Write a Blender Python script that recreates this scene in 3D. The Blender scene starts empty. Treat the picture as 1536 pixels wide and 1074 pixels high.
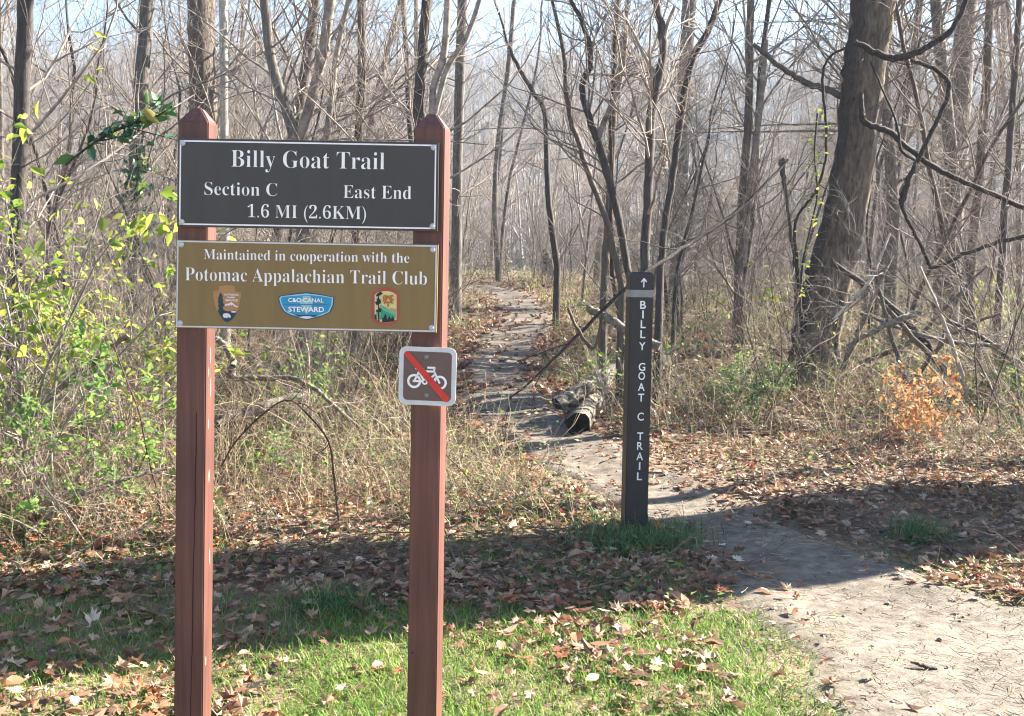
import bpy, math
import numpy as np
from mathutils import Matrix, Vector

# ------------------------------------------------------------------ camera, sky, sun, exposure
scene = bpy.context.scene
COL = scene.collection
F = 1650.0                       # focal length in photograph pixels (1536 wide)
EYE = np.array([0.0, 0.0, 1.5])
PITCH = math.atan(137 / F)
ROLL = math.radians(1.0)
fw = np.array([0, math.cos(PITCH), -math.sin(PITCH)])
r0 = np.array([1.0, 0, 0])
u0 = np.array([0, math.sin(PITCH), math.cos(PITCH)])
UP = u0 * math.cos(ROLL) - r0 * math.sin(ROLL)
RT = r0 * math.cos(ROLL) + u0 * math.sin(ROLL)
cam = bpy.data.cameras.new("camera")
cam.sensor_width = 36
cam.lens = F / 1536 * 36
cam.clip_end = 3000
co = bpy.data.objects.new("camera", cam)
COL.objects.link(co)
co.matrix_world = Matrix(((RT[0], UP[0], -fw[0], EYE[0]), (RT[1], UP[1], -fw[1], EYE[1]), (RT[2], UP[2], -fw[2], EYE[2]), (0, 0, 0, 1)))
scene.camera = co

SUN_AZ, SUN_EL = math.radians(64), math.radians(33)     # azimuth clockwise from +Y
w = bpy.data.worlds.new("World")
scene.world = w
w.use_nodes = True
nt = w.node_tree
sky = nt.nodes.new("ShaderNodeTexSky")
sky.sky_type = "NISHITA"
sky.sun_disc = False
sky.sun_elevation = SUN_EL
sky.sun_rotation = SUN_AZ
sky.dust_density = .6
sky.ozone_density = 1.6
bg = nt.nodes["Background"]
bg.inputs[1].default_value = 0.050
nt.links.new(sky.outputs[0], bg.inputs[0])
sl = bpy.data.lights.new("sun", "SUN")
sl.energy = 5.0
sl.angle = math.radians(0.5)
sl.color = (1.0, 0.93, 0.80)
so = bpy.data.objects.new("sun", sl)
COL.objects.link(so)
sd = Vector((math.sin(SUN_AZ) * math.cos(SUN_EL), math.cos(SUN_AZ) * math.cos(SUN_EL), math.sin(SUN_EL)))
so.rotation_euler = sd.to_track_quat("Z", "Y").to_euler()
scene.view_settings.view_transform = "Standard"
scene.view_settings.look = "None"
scene.view_settings.exposure = 2.7
scene.view_settings.gamma = 1.0
cy = scene.cycles
cy.max_bounces = 6
cy.diffuse_bounces = 3
cy.glossy_bounces = 2
cy.transmission_bounces = 4
cy.use_denoising = True
cy.filter_width = 1.1
cy.volume_max_steps = 64

# ------------------------------------------------------------------ terrain and unprojection
_hy = np.array([-80, 6.5, 9, 13, 18, 26, 40, 52, 70, 100, 130, 160, 200, 250, 320, 500, 900.])
_hz = np.array([0, 0, .07, .28, .55, .95, 1.3, 1.3, .2, -3, -5, 2, 24, 37, 41, 42, 42.])


def h(x, y):
    x = np.asarray(x, float)
    y = np.asarray(y, float)
    s = np.clip(np.abs(y) * .12, .5, 12)
    z = sum(np.interp(y + d * s, _hy, _hz) for d in (-1, -.5, 0, .5, 1)) / 5
    far = np.clip((y - 140) / 100, 0, 1)
    z = z + far * (2.5 * np.sin(x / 70 + 1.0) + 1.5 * np.sin(x / 31 + y / 50))
    near = np.clip((np.hypot(x, y) - 2) / 6, .15, 1)
    z = z + near * (.035 * np.sin(1.3 * x + .7 * y) + .025 * np.sin(2.9 * x - 1.7 * y + 1) + .012 * np.sin(5.1 * x + 4.3 * y))
    return z


def ray(px, py):
    return fw + RT * (px - 768) / F - UP * (py - 537) / F


def at(px, py, Y):
    d = ray(px, py)
    return EYE + d * (Y / d[1])


def ground(px, py):
    d = ray(px, py)
    t = np.linspace(2, 70, 3000)
    p = EYE + d[None] * t[:, None]
    k = np.argmax(p[:, 2] < h(p[:, 0], p[:, 1]))
    return p[k] if k else p[-1]


def gz(x, y):
    return float(h(x, y))


RNG = np.random.default_rng(7)


# ------------------------------------------------------------------ materials
def new_mat(name):
    m = bpy.data.materials.new(name)
    m.use_nodes = True
    return m, m.node_tree, m.node_tree.nodes["Principled BSDF"]


def ramp(t, stops):
    r = t.nodes.new("ShaderNodeValToRGB")
    e = r.color_ramp.elements
    while len(e) < len(stops):
        e.new(.5)
    for k, (p, c) in enumerate(stops):
        e[k].position = p
        e[k].color = (*c, 1)
    return r


def surf(name, c1, c2, rough=.8, scale=(8, 8, 8), bump=0.0, bscale=None, detail=6, lo=.3, hi=.7, obj_var=0.0, spec=.3, dist=.02):
    m, t, p = new_mat(name)
    tc = t.nodes.new("ShaderNodeTexCoord")
    mp = t.nodes.new("ShaderNodeMapping")
    mp.inputs["Scale"].default_value = scale
    t.links.new(tc.outputs["Object"], mp.inputs[0])
    n = t.nodes.new("ShaderNodeTexNoise")
    n.inputs["Scale"].default_value = 1
    n.inputs["Detail"].default_value = detail
    n.inputs["Roughness"].default_value = .65
    t.links.new(mp.outputs[0], n.inputs["Vector"])
    r = ramp(t, [(lo, c1), (hi, c2)])
    t.links.new(n.outputs[0], r.inputs[0])
    out = r.outputs[0]
    if obj_var:
        oi = t.nodes.new("ShaderNodeObjectInfo")
        mr = t.nodes.new("ShaderNodeMapRange")
        mr.inputs[3].default_value = 1 - obj_var
        mr.inputs[4].default_value = 1 + obj_var
        t.links.new(oi.outputs["Random"], mr.inputs[0])
        hs = t.nodes.new("ShaderNodeHueSaturation")
        t.links.new(mr.outputs[0], hs.inputs["Value"])
        t.links.new(out, hs.inputs["Color"])
        out = hs.outputs[0]
    t.links.new(out, p.inputs["Base Color"])
    p.inputs["Roughness"].default_value = rough
    p.inputs["Specular IOR Level"].default_value = spec
    if bump:
        n2 = n
        if bscale:
            mp2 = t.nodes.new("ShaderNodeMapping")
            mp2.inputs["Scale"].default_value = bscale
            t.links.new(tc.outputs["Object"], mp2.inputs[0])
            n2 = t.nodes.new("ShaderNodeTexNoise")
            n2.inputs["Scale"].default_value = 1
            n2.inputs["Detail"].default_value = 5
            t.links.new(mp2.outputs[0], n2.inputs["Vector"])
        b = t.nodes.new("ShaderNodeBump")
        b.inputs["Strength"].default_value = bump
        b.inputs["Distance"].default_value = dist
        t.links.new(n2.outputs[0], b.inputs["Height"])
        t.links.new(b.outputs[0], p.inputs["Normal"])
    return m


def blotch(m, scale, lo, hi):
    """Large uneven patches of damper, darker ground over a surf() material."""
    t = m.node_tree
    p = t.nodes["Principled BSDF"]
    src = p.inputs["Base Color"].links[0].from_socket
    n = t.nodes.new("ShaderNodeTexNoise")
    n.inputs["Scale"].default_value = scale
    n.inputs["Detail"].default_value = 7
    tc = t.nodes.new("ShaderNodeTexCoord")
    t.links.new(tc.outputs["Object"], n.inputs["Vector"])
    mr = t.nodes.new("ShaderNodeMapRange")
    mr.inputs[1].default_value = .35
    mr.inputs[2].default_value = .65
    mr.inputs[3].default_value = lo
    mr.inputs[4].default_value = hi
    t.links.new(n.outputs[0], mr.inputs[0])
    hs = t.nodes.new("ShaderNodeHueSaturation")
    t.links.new(mr.outputs[0], hs.inputs["Value"])
    t.links.new(src, hs.inputs["Color"])
    t.links.new(hs.outputs[0], p.inputs["Base Color"])


def leafmat(name, stops, transl=.35, rough=.6, spec=.25):
    m, t, p = new_mat(name)
    g = t.nodes.new("ShaderNodeNewGeometry")
    r = ramp(t, stops)
    t.links.new(g.outputs["Random Per Island"], r.inputs[0])
    t.links.new(r.outputs[0], p.inputs["Base Color"])
    p.inputs["Roughness"].default_value = rough
    p.inputs["Specular IOR Level"].default_value = spec
    if transl:
        tr = t.nodes.new("ShaderNodeBsdfTranslucent")
        t.links.new(r.outputs[0], tr.inputs[0])
        mx = t.nodes.new("ShaderNodeMixShader")
        mx.inputs[0].default_value = transl
        t.links.new(p.outputs[0], mx.inputs[1])
        t.links.new(tr.outputs[0], mx.inputs[2])
        t.links.new(mx.outputs[0], t.nodes["Material Output"].inputs[0])
    return m


def flat(name, c, rough=.55, spec=.4, metal=0.0):
    m, t, p = new_mat(name)
    n = t.nodes.new("ShaderNodeTexNoise")
    n.inputs["Scale"].default_value = 30
    n.inputs["Detail"].default_value = 4
    tc = t.nodes.new("ShaderNodeTexCoord")
    t.links.new(tc.outputs["Object"], n.inputs["Vector"])
    r = ramp(t, [(.3, tuple(x * .88 for x in c)), (.7, tuple(min(1, x * 1.08) for x in c))])
    t.links.new(n.outputs[0], r.inputs[0])
    t.links.new(r.outputs[0], p.inputs["Base Color"])
    p.inputs["Roughness"].default_value = rough
    p.inputs["Specular IOR Level"].default_value = spec
    p.inputs["Metallic"].default_value = metal
    return m


BARK = {
    "dark": surf("bark_dark", (.03, .024, .022), (.105, .085, .073), scale=(40, 40, 7), bump=.6, obj_var=.2),
    "grey": surf("bark_grey", (.065, .056, .05), (.20, .172, .15), scale=(35, 35, 6), bump=.6, obj_var=.25),
    "brown": surf("bark_brown", (.055, .041, .033), (.165, .13, .103), scale=(38, 38, 6), bump=.6, obj_var=.25),
    "pale": surf("bark_pale", (.24, .215, .19), (.52, .48, .43), scale=(25, 25, 6), bump=.5, obj_var=.1),
    "twig": surf("bark_twig", (.115, .092, .077), (.37, .31, .262), scale=(14, 14, 14), obj_var=.25),
    "big": surf("bark_old_tree", (.055, .039, .030), (.29, .22, .165), scale=(26, 26, 6), bump=1.0, dist=.05, lo=.32, hi=.7),
    "vine": surf("bark_vine", (.016, .012, .010), (.075, .056, .044), scale=(60, 60, 14), bump=.9),
    "log": surf("bark_log", (.045, .038, .03), (.30, .255, .205), scale=(26, 26, 26), bump=.9, dist=.03),
    "cane": surf("bark_cane", (.05, .022, .02), (.12, .055, .045), scale=(20, 20, 20)),
}
MAT_FOREST = surf("forest_floor", (.085, .06, .04), (.24, .165, .105), scale=(3.1, 3.1, 3.1), bump=.8, bscale=(22, 22, 22), dist=.04, detail=9)
MAT_DIRT = surf("trodden_dirt", (.075, .061, .049), (.235, .193, .15), scale=(11, 14, 11), bump=.45, bscale=(90, 110, 90), dist=.010, detail=14, lo=.33, hi=.66)
blotch(MAT_DIRT, 1.7, .62, 1.12)
blotch(MAT_FOREST, .8, .7, 1.15)
MAT_LITTER = leafmat("fallen_leaf", [(0, (.09, .045, .03)), (.25, (.20, .10, .06)), (.5, (.31, .175, .105)), (.7, (.42, .30, .205)), (.84, (.30, .085, .042)), (.93, (.36, .175, .08)), (1, (.58, .49, .40))], .2, .55, .35)
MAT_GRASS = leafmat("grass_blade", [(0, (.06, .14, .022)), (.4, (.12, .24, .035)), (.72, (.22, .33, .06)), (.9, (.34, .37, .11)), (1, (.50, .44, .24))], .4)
MAT_WEED = leafmat("weed_blade", [(0, (.06, .11, .03)), (.35, (.14, .20, .055)), (.7, (.27, .31, .095)), (.9, (.42, .39, .15)), (1, (.55, .46, .26))], .4)
MAT_GRIT = leafmat("grit", [(0, (.07, .06, .05)), (.5, (.17, .145, .12)), (1, (.36, .32, .28))], 0, .8)
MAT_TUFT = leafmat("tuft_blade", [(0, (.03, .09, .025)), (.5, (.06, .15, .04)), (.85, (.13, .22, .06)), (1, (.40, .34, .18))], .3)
MAT_STRAW = leafmat("dry_stem", [(0, (.14, .095, .065)), (.3, (.30, .225, .15)), (.6, (.48, .385, .25)), (.78, (.20, .15, .12)), (.92, (.15, .065, .05)), (1, (.70, .60, .44))], .1)
MAT_HERB = leafmat("small_green_leaf", [(0, (.035, .10, .035)), (.4, (.08, .17, .055)), (.65, (.18, .28, .075)), (.85, (.36, .40, .11)), (1, (.42, .33, .13))], .4)
MAT_YELLOW = leafmat("yellow_green_leaf", [(0, (.13, .22, .04)), (.3, (.22, .32, .05)), (.6, (.37, .39, .07)), (.85, (.48, .44, .10)), (1, (.12, .20, .04))], .5)
MAT_GREEN = leafmat("green_leaf", [(0, (.09, .20, .05)), (.5, (.18, .31, .07)), (1, (.33, .42, .10))], .5)
MAT_EVER = leafmat("evergreen_leaf", [(0, (.02, .075, .035)), (.6, (.04, .12, .05)), (.9, (.09, .18, .05)), (1, (.30, .26, .05))], .2, .35, .5)
MAT_ORANGE = leafmat("orange_leaf", [(0, (.38, .16, .06)), (.5, (.50, .25, .10)), (1, (.60, .38, .19))], .5)
MAT_POST = surf("brown_stained_post", (.082, .032, .025), (.15, .060, .045), rough=.5, scale=(50, 50, 2.0), bump=.4, bscale=(130, 130, 5), dist=.004, lo=.33, hi=.67, spec=.45)
blotch(MAT_POST, 3.0, .82, 1.12)
MAT_SIGN_DARK = surf("dark_sign_face", (.030, .025, .024), (.044, .037, .035), rough=.38, scale=(14, 14, 2), spec=.5)
MAT_SIGN_TAN = surf("tan_sign_face", (.185, .122, .038), (.235, .158, .054), rough=.4, scale=(14, 14, 2), spec=.45)
MAT_SIGN_BROWN = surf("brown_sign_face", (.115, .072, .063), (.14, .09, .08), rough=.45, scale=(14, 14, 14), spec=.45)
MAT_EDGE = flat("sign_edge", (.03, .025, .025))
MAT_WHITE = flat("white_paint", (.90, .90, .90), .45)
MAT_RIM = surf("galvanised_rim", (.52, .54, .55), (.66, .68, .69), rough=.4, scale=(25, 25, 25), spec=.5)
MAT_BOLT = surf("bolt_steel", (.42, .44, .46), (.62, .64, .66), rough=.35, scale=(60, 60, 60), spec=.6)
MAT_BOLT_DARK = surf("bolt_weathered", (.13, .13, .135), (.26, .26, .27), rough=.4, scale=(90, 90, 90), spec=.6)
MAT_RED = flat("red_paint", (.58, .045, .03))
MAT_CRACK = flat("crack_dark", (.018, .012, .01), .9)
MAT_WEAR = flat("worn_paint", (.55, .42, .36), .7)
MAT_MARKER = surf("dark_brown_post", (.027, .022, .022), (.042, .034, .033), rough=.5, scale=(12, 12, 4), bump=.12, bscale=(120, 120, 20), dist=.003, spec=.4)
MAT_BAND = surf("grey_band", (.22, .23, .215), (.30, .31, .29), rough=.5, scale=(30, 30, 30))


# ------------------------------------------------------------------ mesh building
class MB:
    def __init__(s):
        s.v, s.f, s.n, s.mi = [], [], 0, []

    def add(s, V, Fc, mi=0):
        V = np.asarray(V, float).reshape(-1, 3)
        Fc = np.asarray(Fc, np.int64)
        s.v.append(V)
        s.f.append(Fc + s.n)
        s.mi.append(mi)
        s.n += len(V)

    def mesh(s, name, mats, base=(0, 0, 0), smooth=True):
        me = bpy.data.meshes.new(name)
        V = np.concatenate(s.v) - np.asarray(base)
        loops = np.concatenate([f.ravel() for f in s.f]).astype(np.int32)
        cnt = np.concatenate([np.full(len(f), f.shape[1]) for f in s.f]).astype(np.int32)
        mi = np.concatenate([np.full(len(f), m) for f, m in zip(s.f, s.mi)]).astype(np.int32)
        me.vertices.add(len(V))
        me.vertices.foreach_set("co", V.ravel().astype(np.float32))
        me.loops.add(len(loops))
        me.loops.foreach_set("vertex_index", loops)
        me.polygons.add(len(cnt))
        me.polygons.foreach_set("loop_start", np.concatenate([[0], np.cumsum(cnt)[:-1]]).astype(np.int32))
        me.polygons.foreach_set("material_index", mi)
        me.polygons.foreach_set("use_smooth", np.full(len(cnt), bool(smooth)))
        for m in (mats if isinstance(mats, (list, tuple)) else [mats]):
            me.materials.append(m)
        me.update(calc_edges=True)
        return me


def link(name, me, parent=None, loc=(0, 0, 0), kind=None):
    o = bpy.data.objects.new(name, me)
    COL.objects.link(o)
    o.location = loc
    if parent is not None:
        o.parent = parent
    if kind:
        o["kind"] = kind
    return o


def tag(o, label, cat, group=None):
    o["label"] = label
    o["category"] = cat
    if group:
        o["group"] = group
    return o


def thing(name, label, cat, loc, group=None, rz=0.0):
    o = bpy.data.objects.new(name, None)
    o.empty_display_size = .2
    COL.objects.link(o)
    o.location = loc
    o.rotation_euler = (0, 0, rz)
    return tag(o, label, cat, group)


def copy_tree(o, parent=None):
    c = o.copy()
    COL.objects.link(c)
    if parent is not None:
        c.parent = parent
    for ch in [k for k in KIDS.get(o.name, [])]:
        copy_tree(ch, c)
    return c


KIDS = {}


def unit(a):
    return a / np.maximum(np.linalg.norm(a, axis=-1, keepdims=True), 1e-9)


def tubes(P, R, s):
    """M polylines (M,n,3) with radii (M,n) to quad tubes of s sides."""
    M, n, _ = P.shape
    T = np.zeros_like(P)
    T[:, 1:-1] = P[:, 2:] - P[:, :-2]
    T[:, 0] = P[:, 1] - P[:, 0]
    T[:, -1] = P[:, -1] - P[:, -2]
    T = unit(T)
    mean = unit(P[:, -1] - P[:, 0])
    ref = np.where(np.abs(mean[:, 2:3]) < .8, np.array([[0, 0, 1.]]), np.array([[1., 0, 0]]))
    ref = np.repeat(ref[:, None], n, 1)
    u = unit(ref - (ref * T).sum(-1, keepdims=True) * T)
    v = np.cross(T, u)
    a = np.arange(s) * 2 * np.pi / s
    V = P[:, :, None] + R[:, :, None, None] * (u[:, :, None] * np.cos(a)[None, None, :, None] + v[:, :, None] * np.sin(a)[None, None, :, None])
    i = np.arange(M * n * s).reshape(M, n, s)
    q = np.stack([i[:, :-1], np.roll(i, -1, 2)[:, :-1], np.roll(i, -1, 2)[:, 1:], i[:, 1:]], -1).reshape(-1, 4)
    return V.reshape(-1, 3), q


def smooth_line(P, k=4):
    """Catmull-Rom through the rows of P (any width)."""
    P = np.asarray(P, float)
    A = np.vstack([2 * P[0] - P[1], P, 2 * P[-1] - P[-2]])
    out = []
    for i in range(1, len(A) - 2):
        for t in np.arange(k) / k:
            a, b, c, d = A[i - 1], A[i], A[i + 1], A[i + 2]
            out.append(.5 * (2 * b + (c - a) * t + (2 * a - 5 * b + 4 * c - d) * t * t + (3 * b - a - 3 * c + d) * t ** 3))
    out.append(P[-1])
    return np.array(out)


def rough_tube(P, R, s, rng, amp=.12, caps=False):
    """One tube with an uneven, ridged outline."""
    V, q = tubes(P[None], R[None], s)
    n = len(P)
    V = V.reshape(n, s, 3)
    ph = rng.uniform(0, 6.28, 6)
    a = np.arange(s) * 2 * np.pi / s
    k = np.arange(n)
    d = amp * (.5 * np.sin(3 * a[None] + ph[0] + .03 * k[:, None]) + .35 * np.sin(5 * a[None] + ph[1] - .2 * k[:, None]) + .3 * np.sin(9 * a[None] + ph[2] + .3 * k[:, None])) + rng.normal(0, amp * .22, (n, s))
    V = P[:, None] + (V - P[:, None]) * (1 + d[..., None])
    V = V.reshape(-1, 3)
    return V, q


def grow(S, D, L, R0, n, rng, wander=.15, up=.04, taper=.3):
    M = len(S)
    P = np.zeros((M, n, 3))
    P[:, 0] = S
    d = unit(D)
    st = (L / (n - 1))[:, None]
    for k in range(1, n):
        P[:, k] = P[:, k - 1] + d * st
        d = d + rng.normal(0, wander, (M, 3))
        d[:, 2] += up
        d = unit(d)
    R = R0[:, None] * (1 - (1 - taper) * np.linspace(0, 1, n)[None])
    return P, R


def kids(P, R, L, per, rng, t0=.2, t1=.97, ang=(25, 65), lr=(.3, .6), rr=(.35, .6), rmin=.0016):
    M, n, _ = P.shape
    idx = np.repeat(np.arange(M), per)
    t = rng.uniform(t0, t1, len(idx))
    f = t * (n - 1)
    k = np.minimum(f.astype(int), n - 2)
    a = (f - k)[:, None]
    S = P[idx, k] * (1 - a) + P[idx, k + 1] * a
    d = unit(P[idx, k + 1] - P[idx, k])
    rad = R[idx, k]
    v = rng.normal(size=(len(idx), 3))
    v = unit(v - (v * d).sum(1, keepdims=True) * d)
    g = np.radians(rng.uniform(ang[0], ang[1], len(idx)))[:, None]
    D = d * np.cos(g) + v * np.sin(g)
    Lc = L[idx] * rng.uniform(lr[0], lr[1], len(idx)) * (1.15 - .6 * t)
    Rc = np.maximum(rad * rng.uniform(rr[0], rr[1], len(idx)), rmin)
    return S, D, Lc, Rc


def crown_from(mb, P, R, L, rng, n1, l1, per2=4, per3=3, t0=.2, rmin=.002, ang=(30, 70), up=.05, ends=None, r1=None, t1=.98):
    """Branches, side branches and twigs on a trunk polyline P (n,3)."""
    S, D, Lc, Rc = kids(P[None], R[None], np.array([L]), n1, rng, t0, t1, ang, (1, 1), (.22, .45), rmin * 2)
    Lc = rng.uniform(l1[0], l1[1], len(S))
    Rc = np.minimum(Rc, r1 or Lc * .0068) + rmin
    P1, R1 = grow(S, D, Lc, Rc, 8, rng, .13, up)
    mb.add(*tubes(P1, R1, 5))
    S, D, L2, R2 = kids(P1, R1, Lc, per2, rng, .15, .97, (25, 60), (.3, .6), (.4, .65), rmin * 1.3)
    P2, R2 = grow(S, D, L2, R2, 6, rng, .16, up)
    mb.add(*tubes(P2, R2, 4))
    if per3:
        S, D, L3, R3 = kids(P2, R2, L2, per3, rng, .1, 1, (25, 60), (.35, .7), (.5, .75), rmin)
        P3, R3 = grow(S, D, L3, R3, 4, rng, .18, up * .6)
        mb.add(*tubes(P3, R3, 3))
        if ends is not None:
            ends.append(P3.reshape(-1, 3))
    if ends is not None:
        ends.append(P2[:, 2:].reshape(-1, 3))


# leaf shapes
def lobed():
    a = np.radians([90, 72, 55, 42, 25, 5, -15, -40, -65, -90, -115, -140, -165, 175, 155, 138, 125, 108])
    r = np.array([1, .52, .82, .42, .9, .55, .62, .38, .5, .12, .5, .38, .62, .55, .9, .42, .82, .52])
    V = np.zeros((len(a) + 1, 3))
    V[1:, 0] = r * np.cos(a) * .5
    V[1:, 1] = r * np.sin(a) * .55
    V[1:, 2] = .9 * (V[1:, 0] ** 2) + .35 * V[1:, 1] ** 2 - .08 * np.cos(3 * a)
    n = len(a)
    T = np.array([[0, 1 + i, 1 + (i + 1) % n] for i in range(n)])
    return V, T[:, ::-1]


def ovate():
    V = np.array([[0, -.5, 0], [-.2, -.25, .05], [.2, -.25, .05], [-.27, .02, .07], [.27, .02, .07], [-.15, .3, .05], [.15, .3, .05], [0, .55, -.06], [0, -.22, -.0], [0, .05, 0], [0, .3, -.01]])
    T = np.array([[0, 8, 1], [0, 2, 8], [1, 8, 9], [1, 9, 3], [8, 2, 4], [8, 4, 9], [3, 9, 10], [3, 10, 5], [9, 4, 6], [9, 6, 10], [5, 10, 7], [10, 6, 7]])
    return V, T


def small():
    V = np.array([[0, -.5, 0], [-.3, 0, .08], [.3, 0, .08], [0, .5, -.04], [0, 0, 0]])
    T = np.array([[0, 4, 1], [0, 2, 4], [1, 4, 3], [4, 2, 3]])
    return V, T


LOBED, OVATE, SMALL = lobed(), ovate(), small()


def leaves(mb, pos, size, rng, shape, tilt=.35, curl=(.3, 2.0), droop=None):
    M = len(pos)
    V0, T0 = shape
    yaw = rng.uniform(0, 6.283, M)
    a = rng.normal(0, tilt, M)
    b = rng.normal(0, tilt, M)
    if droop is not None:
        a = a + droop
    V = np.repeat(V0[None], M, 0)
    V[:, :, 2] *= rng.uniform(curl[0], curl[1], M)[:, None]
    V[:, :, 0] *= rng.uniform(.7, 1.15, M)[:, None]
    ca, sa, cb, sb, cz, sz = np.cos(a), np.sin(a), np.cos(b), np.sin(b), np.cos(yaw), np.sin(yaw)
    O, I = np.zeros(M), np.ones(M)
    Rx = np.stack([np.stack([I, O, O], -1), np.stack([O, ca, -sa], -1), np.stack([O, sa, ca], -1)], 1)
    Ry = np.stack([np.stack([cb, O, sb], -1), np.stack([O, I, O], -1), np.stack([-sb, O, cb], -1)], 1)
    Rz = np.stack([np.stack([cz, -sz, O], -1), np.stack([sz, cz, O], -1), np.stack([O, O, I], -1)], 1)
    Rm = Rz @ Ry @ Rx
    V = np.einsum("mij,mkj->mki", Rm, V) * np.asarray(size).reshape(-1, 1, 1) + pos[:, None]
    k = len(V0)
    T = (T0[None] + (np.arange(M) * k)[:, None, None]).reshape(-1, 3)
    mb.add(V.reshape(-1, 3), T)


def blades(mb, pos, length, width, rng, lean=.5, bend=.6):
    M = len(pos)
    yaw = rng.uniform(0, 6.283, M)
    l = np.abs(rng.normal(0, lean, M))
    d = np.stack([np.cos(yaw) * np.sin(l), np.sin(yaw) * np.sin(l), np.cos(l)], -1)
    side = np.stack([-np.sin(yaw), np.cos(yaw), np.zeros(M)], -1)
    out = np.stack([np.cos(yaw), np.sin(yaw), np.full(M, -.5)], -1)
    L, W = length[:, None], width[:, None]
    p1 = pos + d * L * .4
    p2 = p1 + unit(d + out * bend * .5) * L * .35
    p3 = p2 + unit(d + out * bend * 1.2) * L * .3
    V = np.stack([pos - side * W * .5, pos + side * W * .5, p1 - side * W * .45, p1 + side * W * .45, p2 - side * W * .3, p2 + side * W * .3, p3], 1)
    i = (np.arange(M) * 7)[:, None, None]
    mb.add(V.reshape(-1, 3), np.concatenate([]) if False else (np.array([[0, 1, 3, 2], [2, 3, 5, 4]])[None] + i).reshape(-1, 4))
    f = (np.array([[4, 5, 6]])[None] + i).reshape(-1, 3)
    mb.f.append(f + (mb.n - M * 7))
    mb.mi.append(0)


# ------------------------------------------------------------------ the ground
def axis(parts):
    out = []
    for a, b, s in parts:
        out.append(np.arange(a, b, s))
    return np.concatenate(out + [[parts[-1][1]]])


xs = axis([(-700, -120, 40), (-120, -30, 6), (-30, -10, 1.2), (-10, 10, .16), (10, 30, 1.2), (30, 120, 6), (120, 700, 40)])
ys = axis([(-80, -10, 8), (-10, 2, 1), (2, 18, .16), (18, 32, .35), (32, 60, 1), (60, 130, 4), (130, 800, 14)])
X, Y_ = np.meshgrid(xs, ys)
V = np.stack([X, Y_, h(X, Y_)], -1).reshape(-1, 3)
i = np.arange(len(V)).reshape(X.shape)
q = np.stack([i[:-1, :-1], i[:-1, 1:], i[1:, 1:], i[1:, :-1]], -1).reshape(-1, 4)
mb = MB()
mb.add(V, q)
link("ground", mb.mesh("ground", MAT_FOREST), kind="structure")

# the dirt path: centre pixel and width pixel pairs on the photograph, turned into ground points
pp = [(1720, 1150, 900), (1600, 1074, 740), (1470, 1000, 560), (1335, 930, 400), (1225, 865, 300), (1095, 805, 205), (1010, 755, 180), (905, 705, 150),
      (832, 660, 135), (768, 610, 122), (750, 560, 108), (768, 510, 95), (785, 475, 82), (768, 450, 72), (735, 437, 62), (680, 431, 52)]
pw = np.array([[*ground(px, py)[:2], wd / F * ground(px, py)[1] / 2] for px, py, wd in pp])
first = pw[0] + (pw[0] - pw[1]) * 3
PATH = smooth_line(np.vstack([first, pw]), 14)
tt = np.gradient(PATH[:, :2], axis=0)
tt = unit(tt)
nn = np.stack([tt[:, 1], -tt[:, 0]], -1)
rows = []
rp = np.random.default_rng(3)
sd_l, sd_r = [np.convolve(rp.normal(0, 1.1, len(PATH)), np.ones(5) / 5, 'same') for _ in range(2)]
for k in range(2, len(PATH)):
    c, wd = PATH[k, :2], PATH[k, 2]
    row = []
    for j, s in enumerate(np.linspace(-1, 1, 13)):
        jit = (sd_l[k] if s < 0 else sd_r[k]) * .13 * abs(s) ** 2
        p = c + nn[k] * wd * (s * 1.06 + jit)
        e = abs(s)
        z = gz(p[0], p[1]) + (.014 if e < .95 else -.02) - .012 * (1 - e * e)  + .012
        row.append((p[0], p[1], z))
    rows.append(row)
V = np.array(rows).reshape(-1, 3)
i = np.arange(len(V)).reshape(len(rows), 13)
q = np.stack([i[:-1, :-1], i[:-1, 1:], i[1:, 1:], i[1:, :-1]], -1).reshape(-1, 4)
mb = MB()
mb.add(V, q)
link("path", mb.mesh("path", MAT_DIRT), kind="structure")


def path_dist(x, y):
    """Distance beyond the path's edge (negative on the path), and side (+1 east of it)."""
    out = np.full(len(x), 1e9)
    side = np.zeros(len(x))
    for k in range(0, len(PATH), 2):
        d = np.hypot(x - PATH[k, 0], y - PATH[k, 1]) - PATH[k, 2]
        m = d < out
        out[m] = d[m]
        side[m] = np.sign((x[m] - PATH[k, 0]) * nn[k, 0] + (y[m] - PATH[k, 1]) * nn[k, 1])
    return out, side


def wedge(n, y0, y1, rng, power=1.0, margin=1.6):
    """n random ground points in the part of the place the camera looks at and a bit beyond."""
    u = rng.uniform(0, 1, n)
    y = (y0 ** (1 - power) + u * (y1 ** (1 - power) - y0 ** (1 - power))) ** (1 / (1 - power)) if power != 1 else y0 * (y1 / y0) ** u
    x = rng.uniform(-1, 1, n) * (.48 * y + margin)
    return x, y


def on_ground(x, y, dz=0):
    return np.stack([x, y, h(x, y) + dz], -1)


def clump(x, y, s, ph=0):
    """Smooth patchy field 0..1."""
    return .5 + .25 * np.sin(x * s + ph + 1.3 * np.sin(y * s * .7)) + .25 * np.sin(y * s * 1.3 - ph + 1.1 * np.sin(x * s * .8))


# ------------------------------------------------------------------ stuff on the ground
rng = np.random.default_rng(11)
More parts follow.
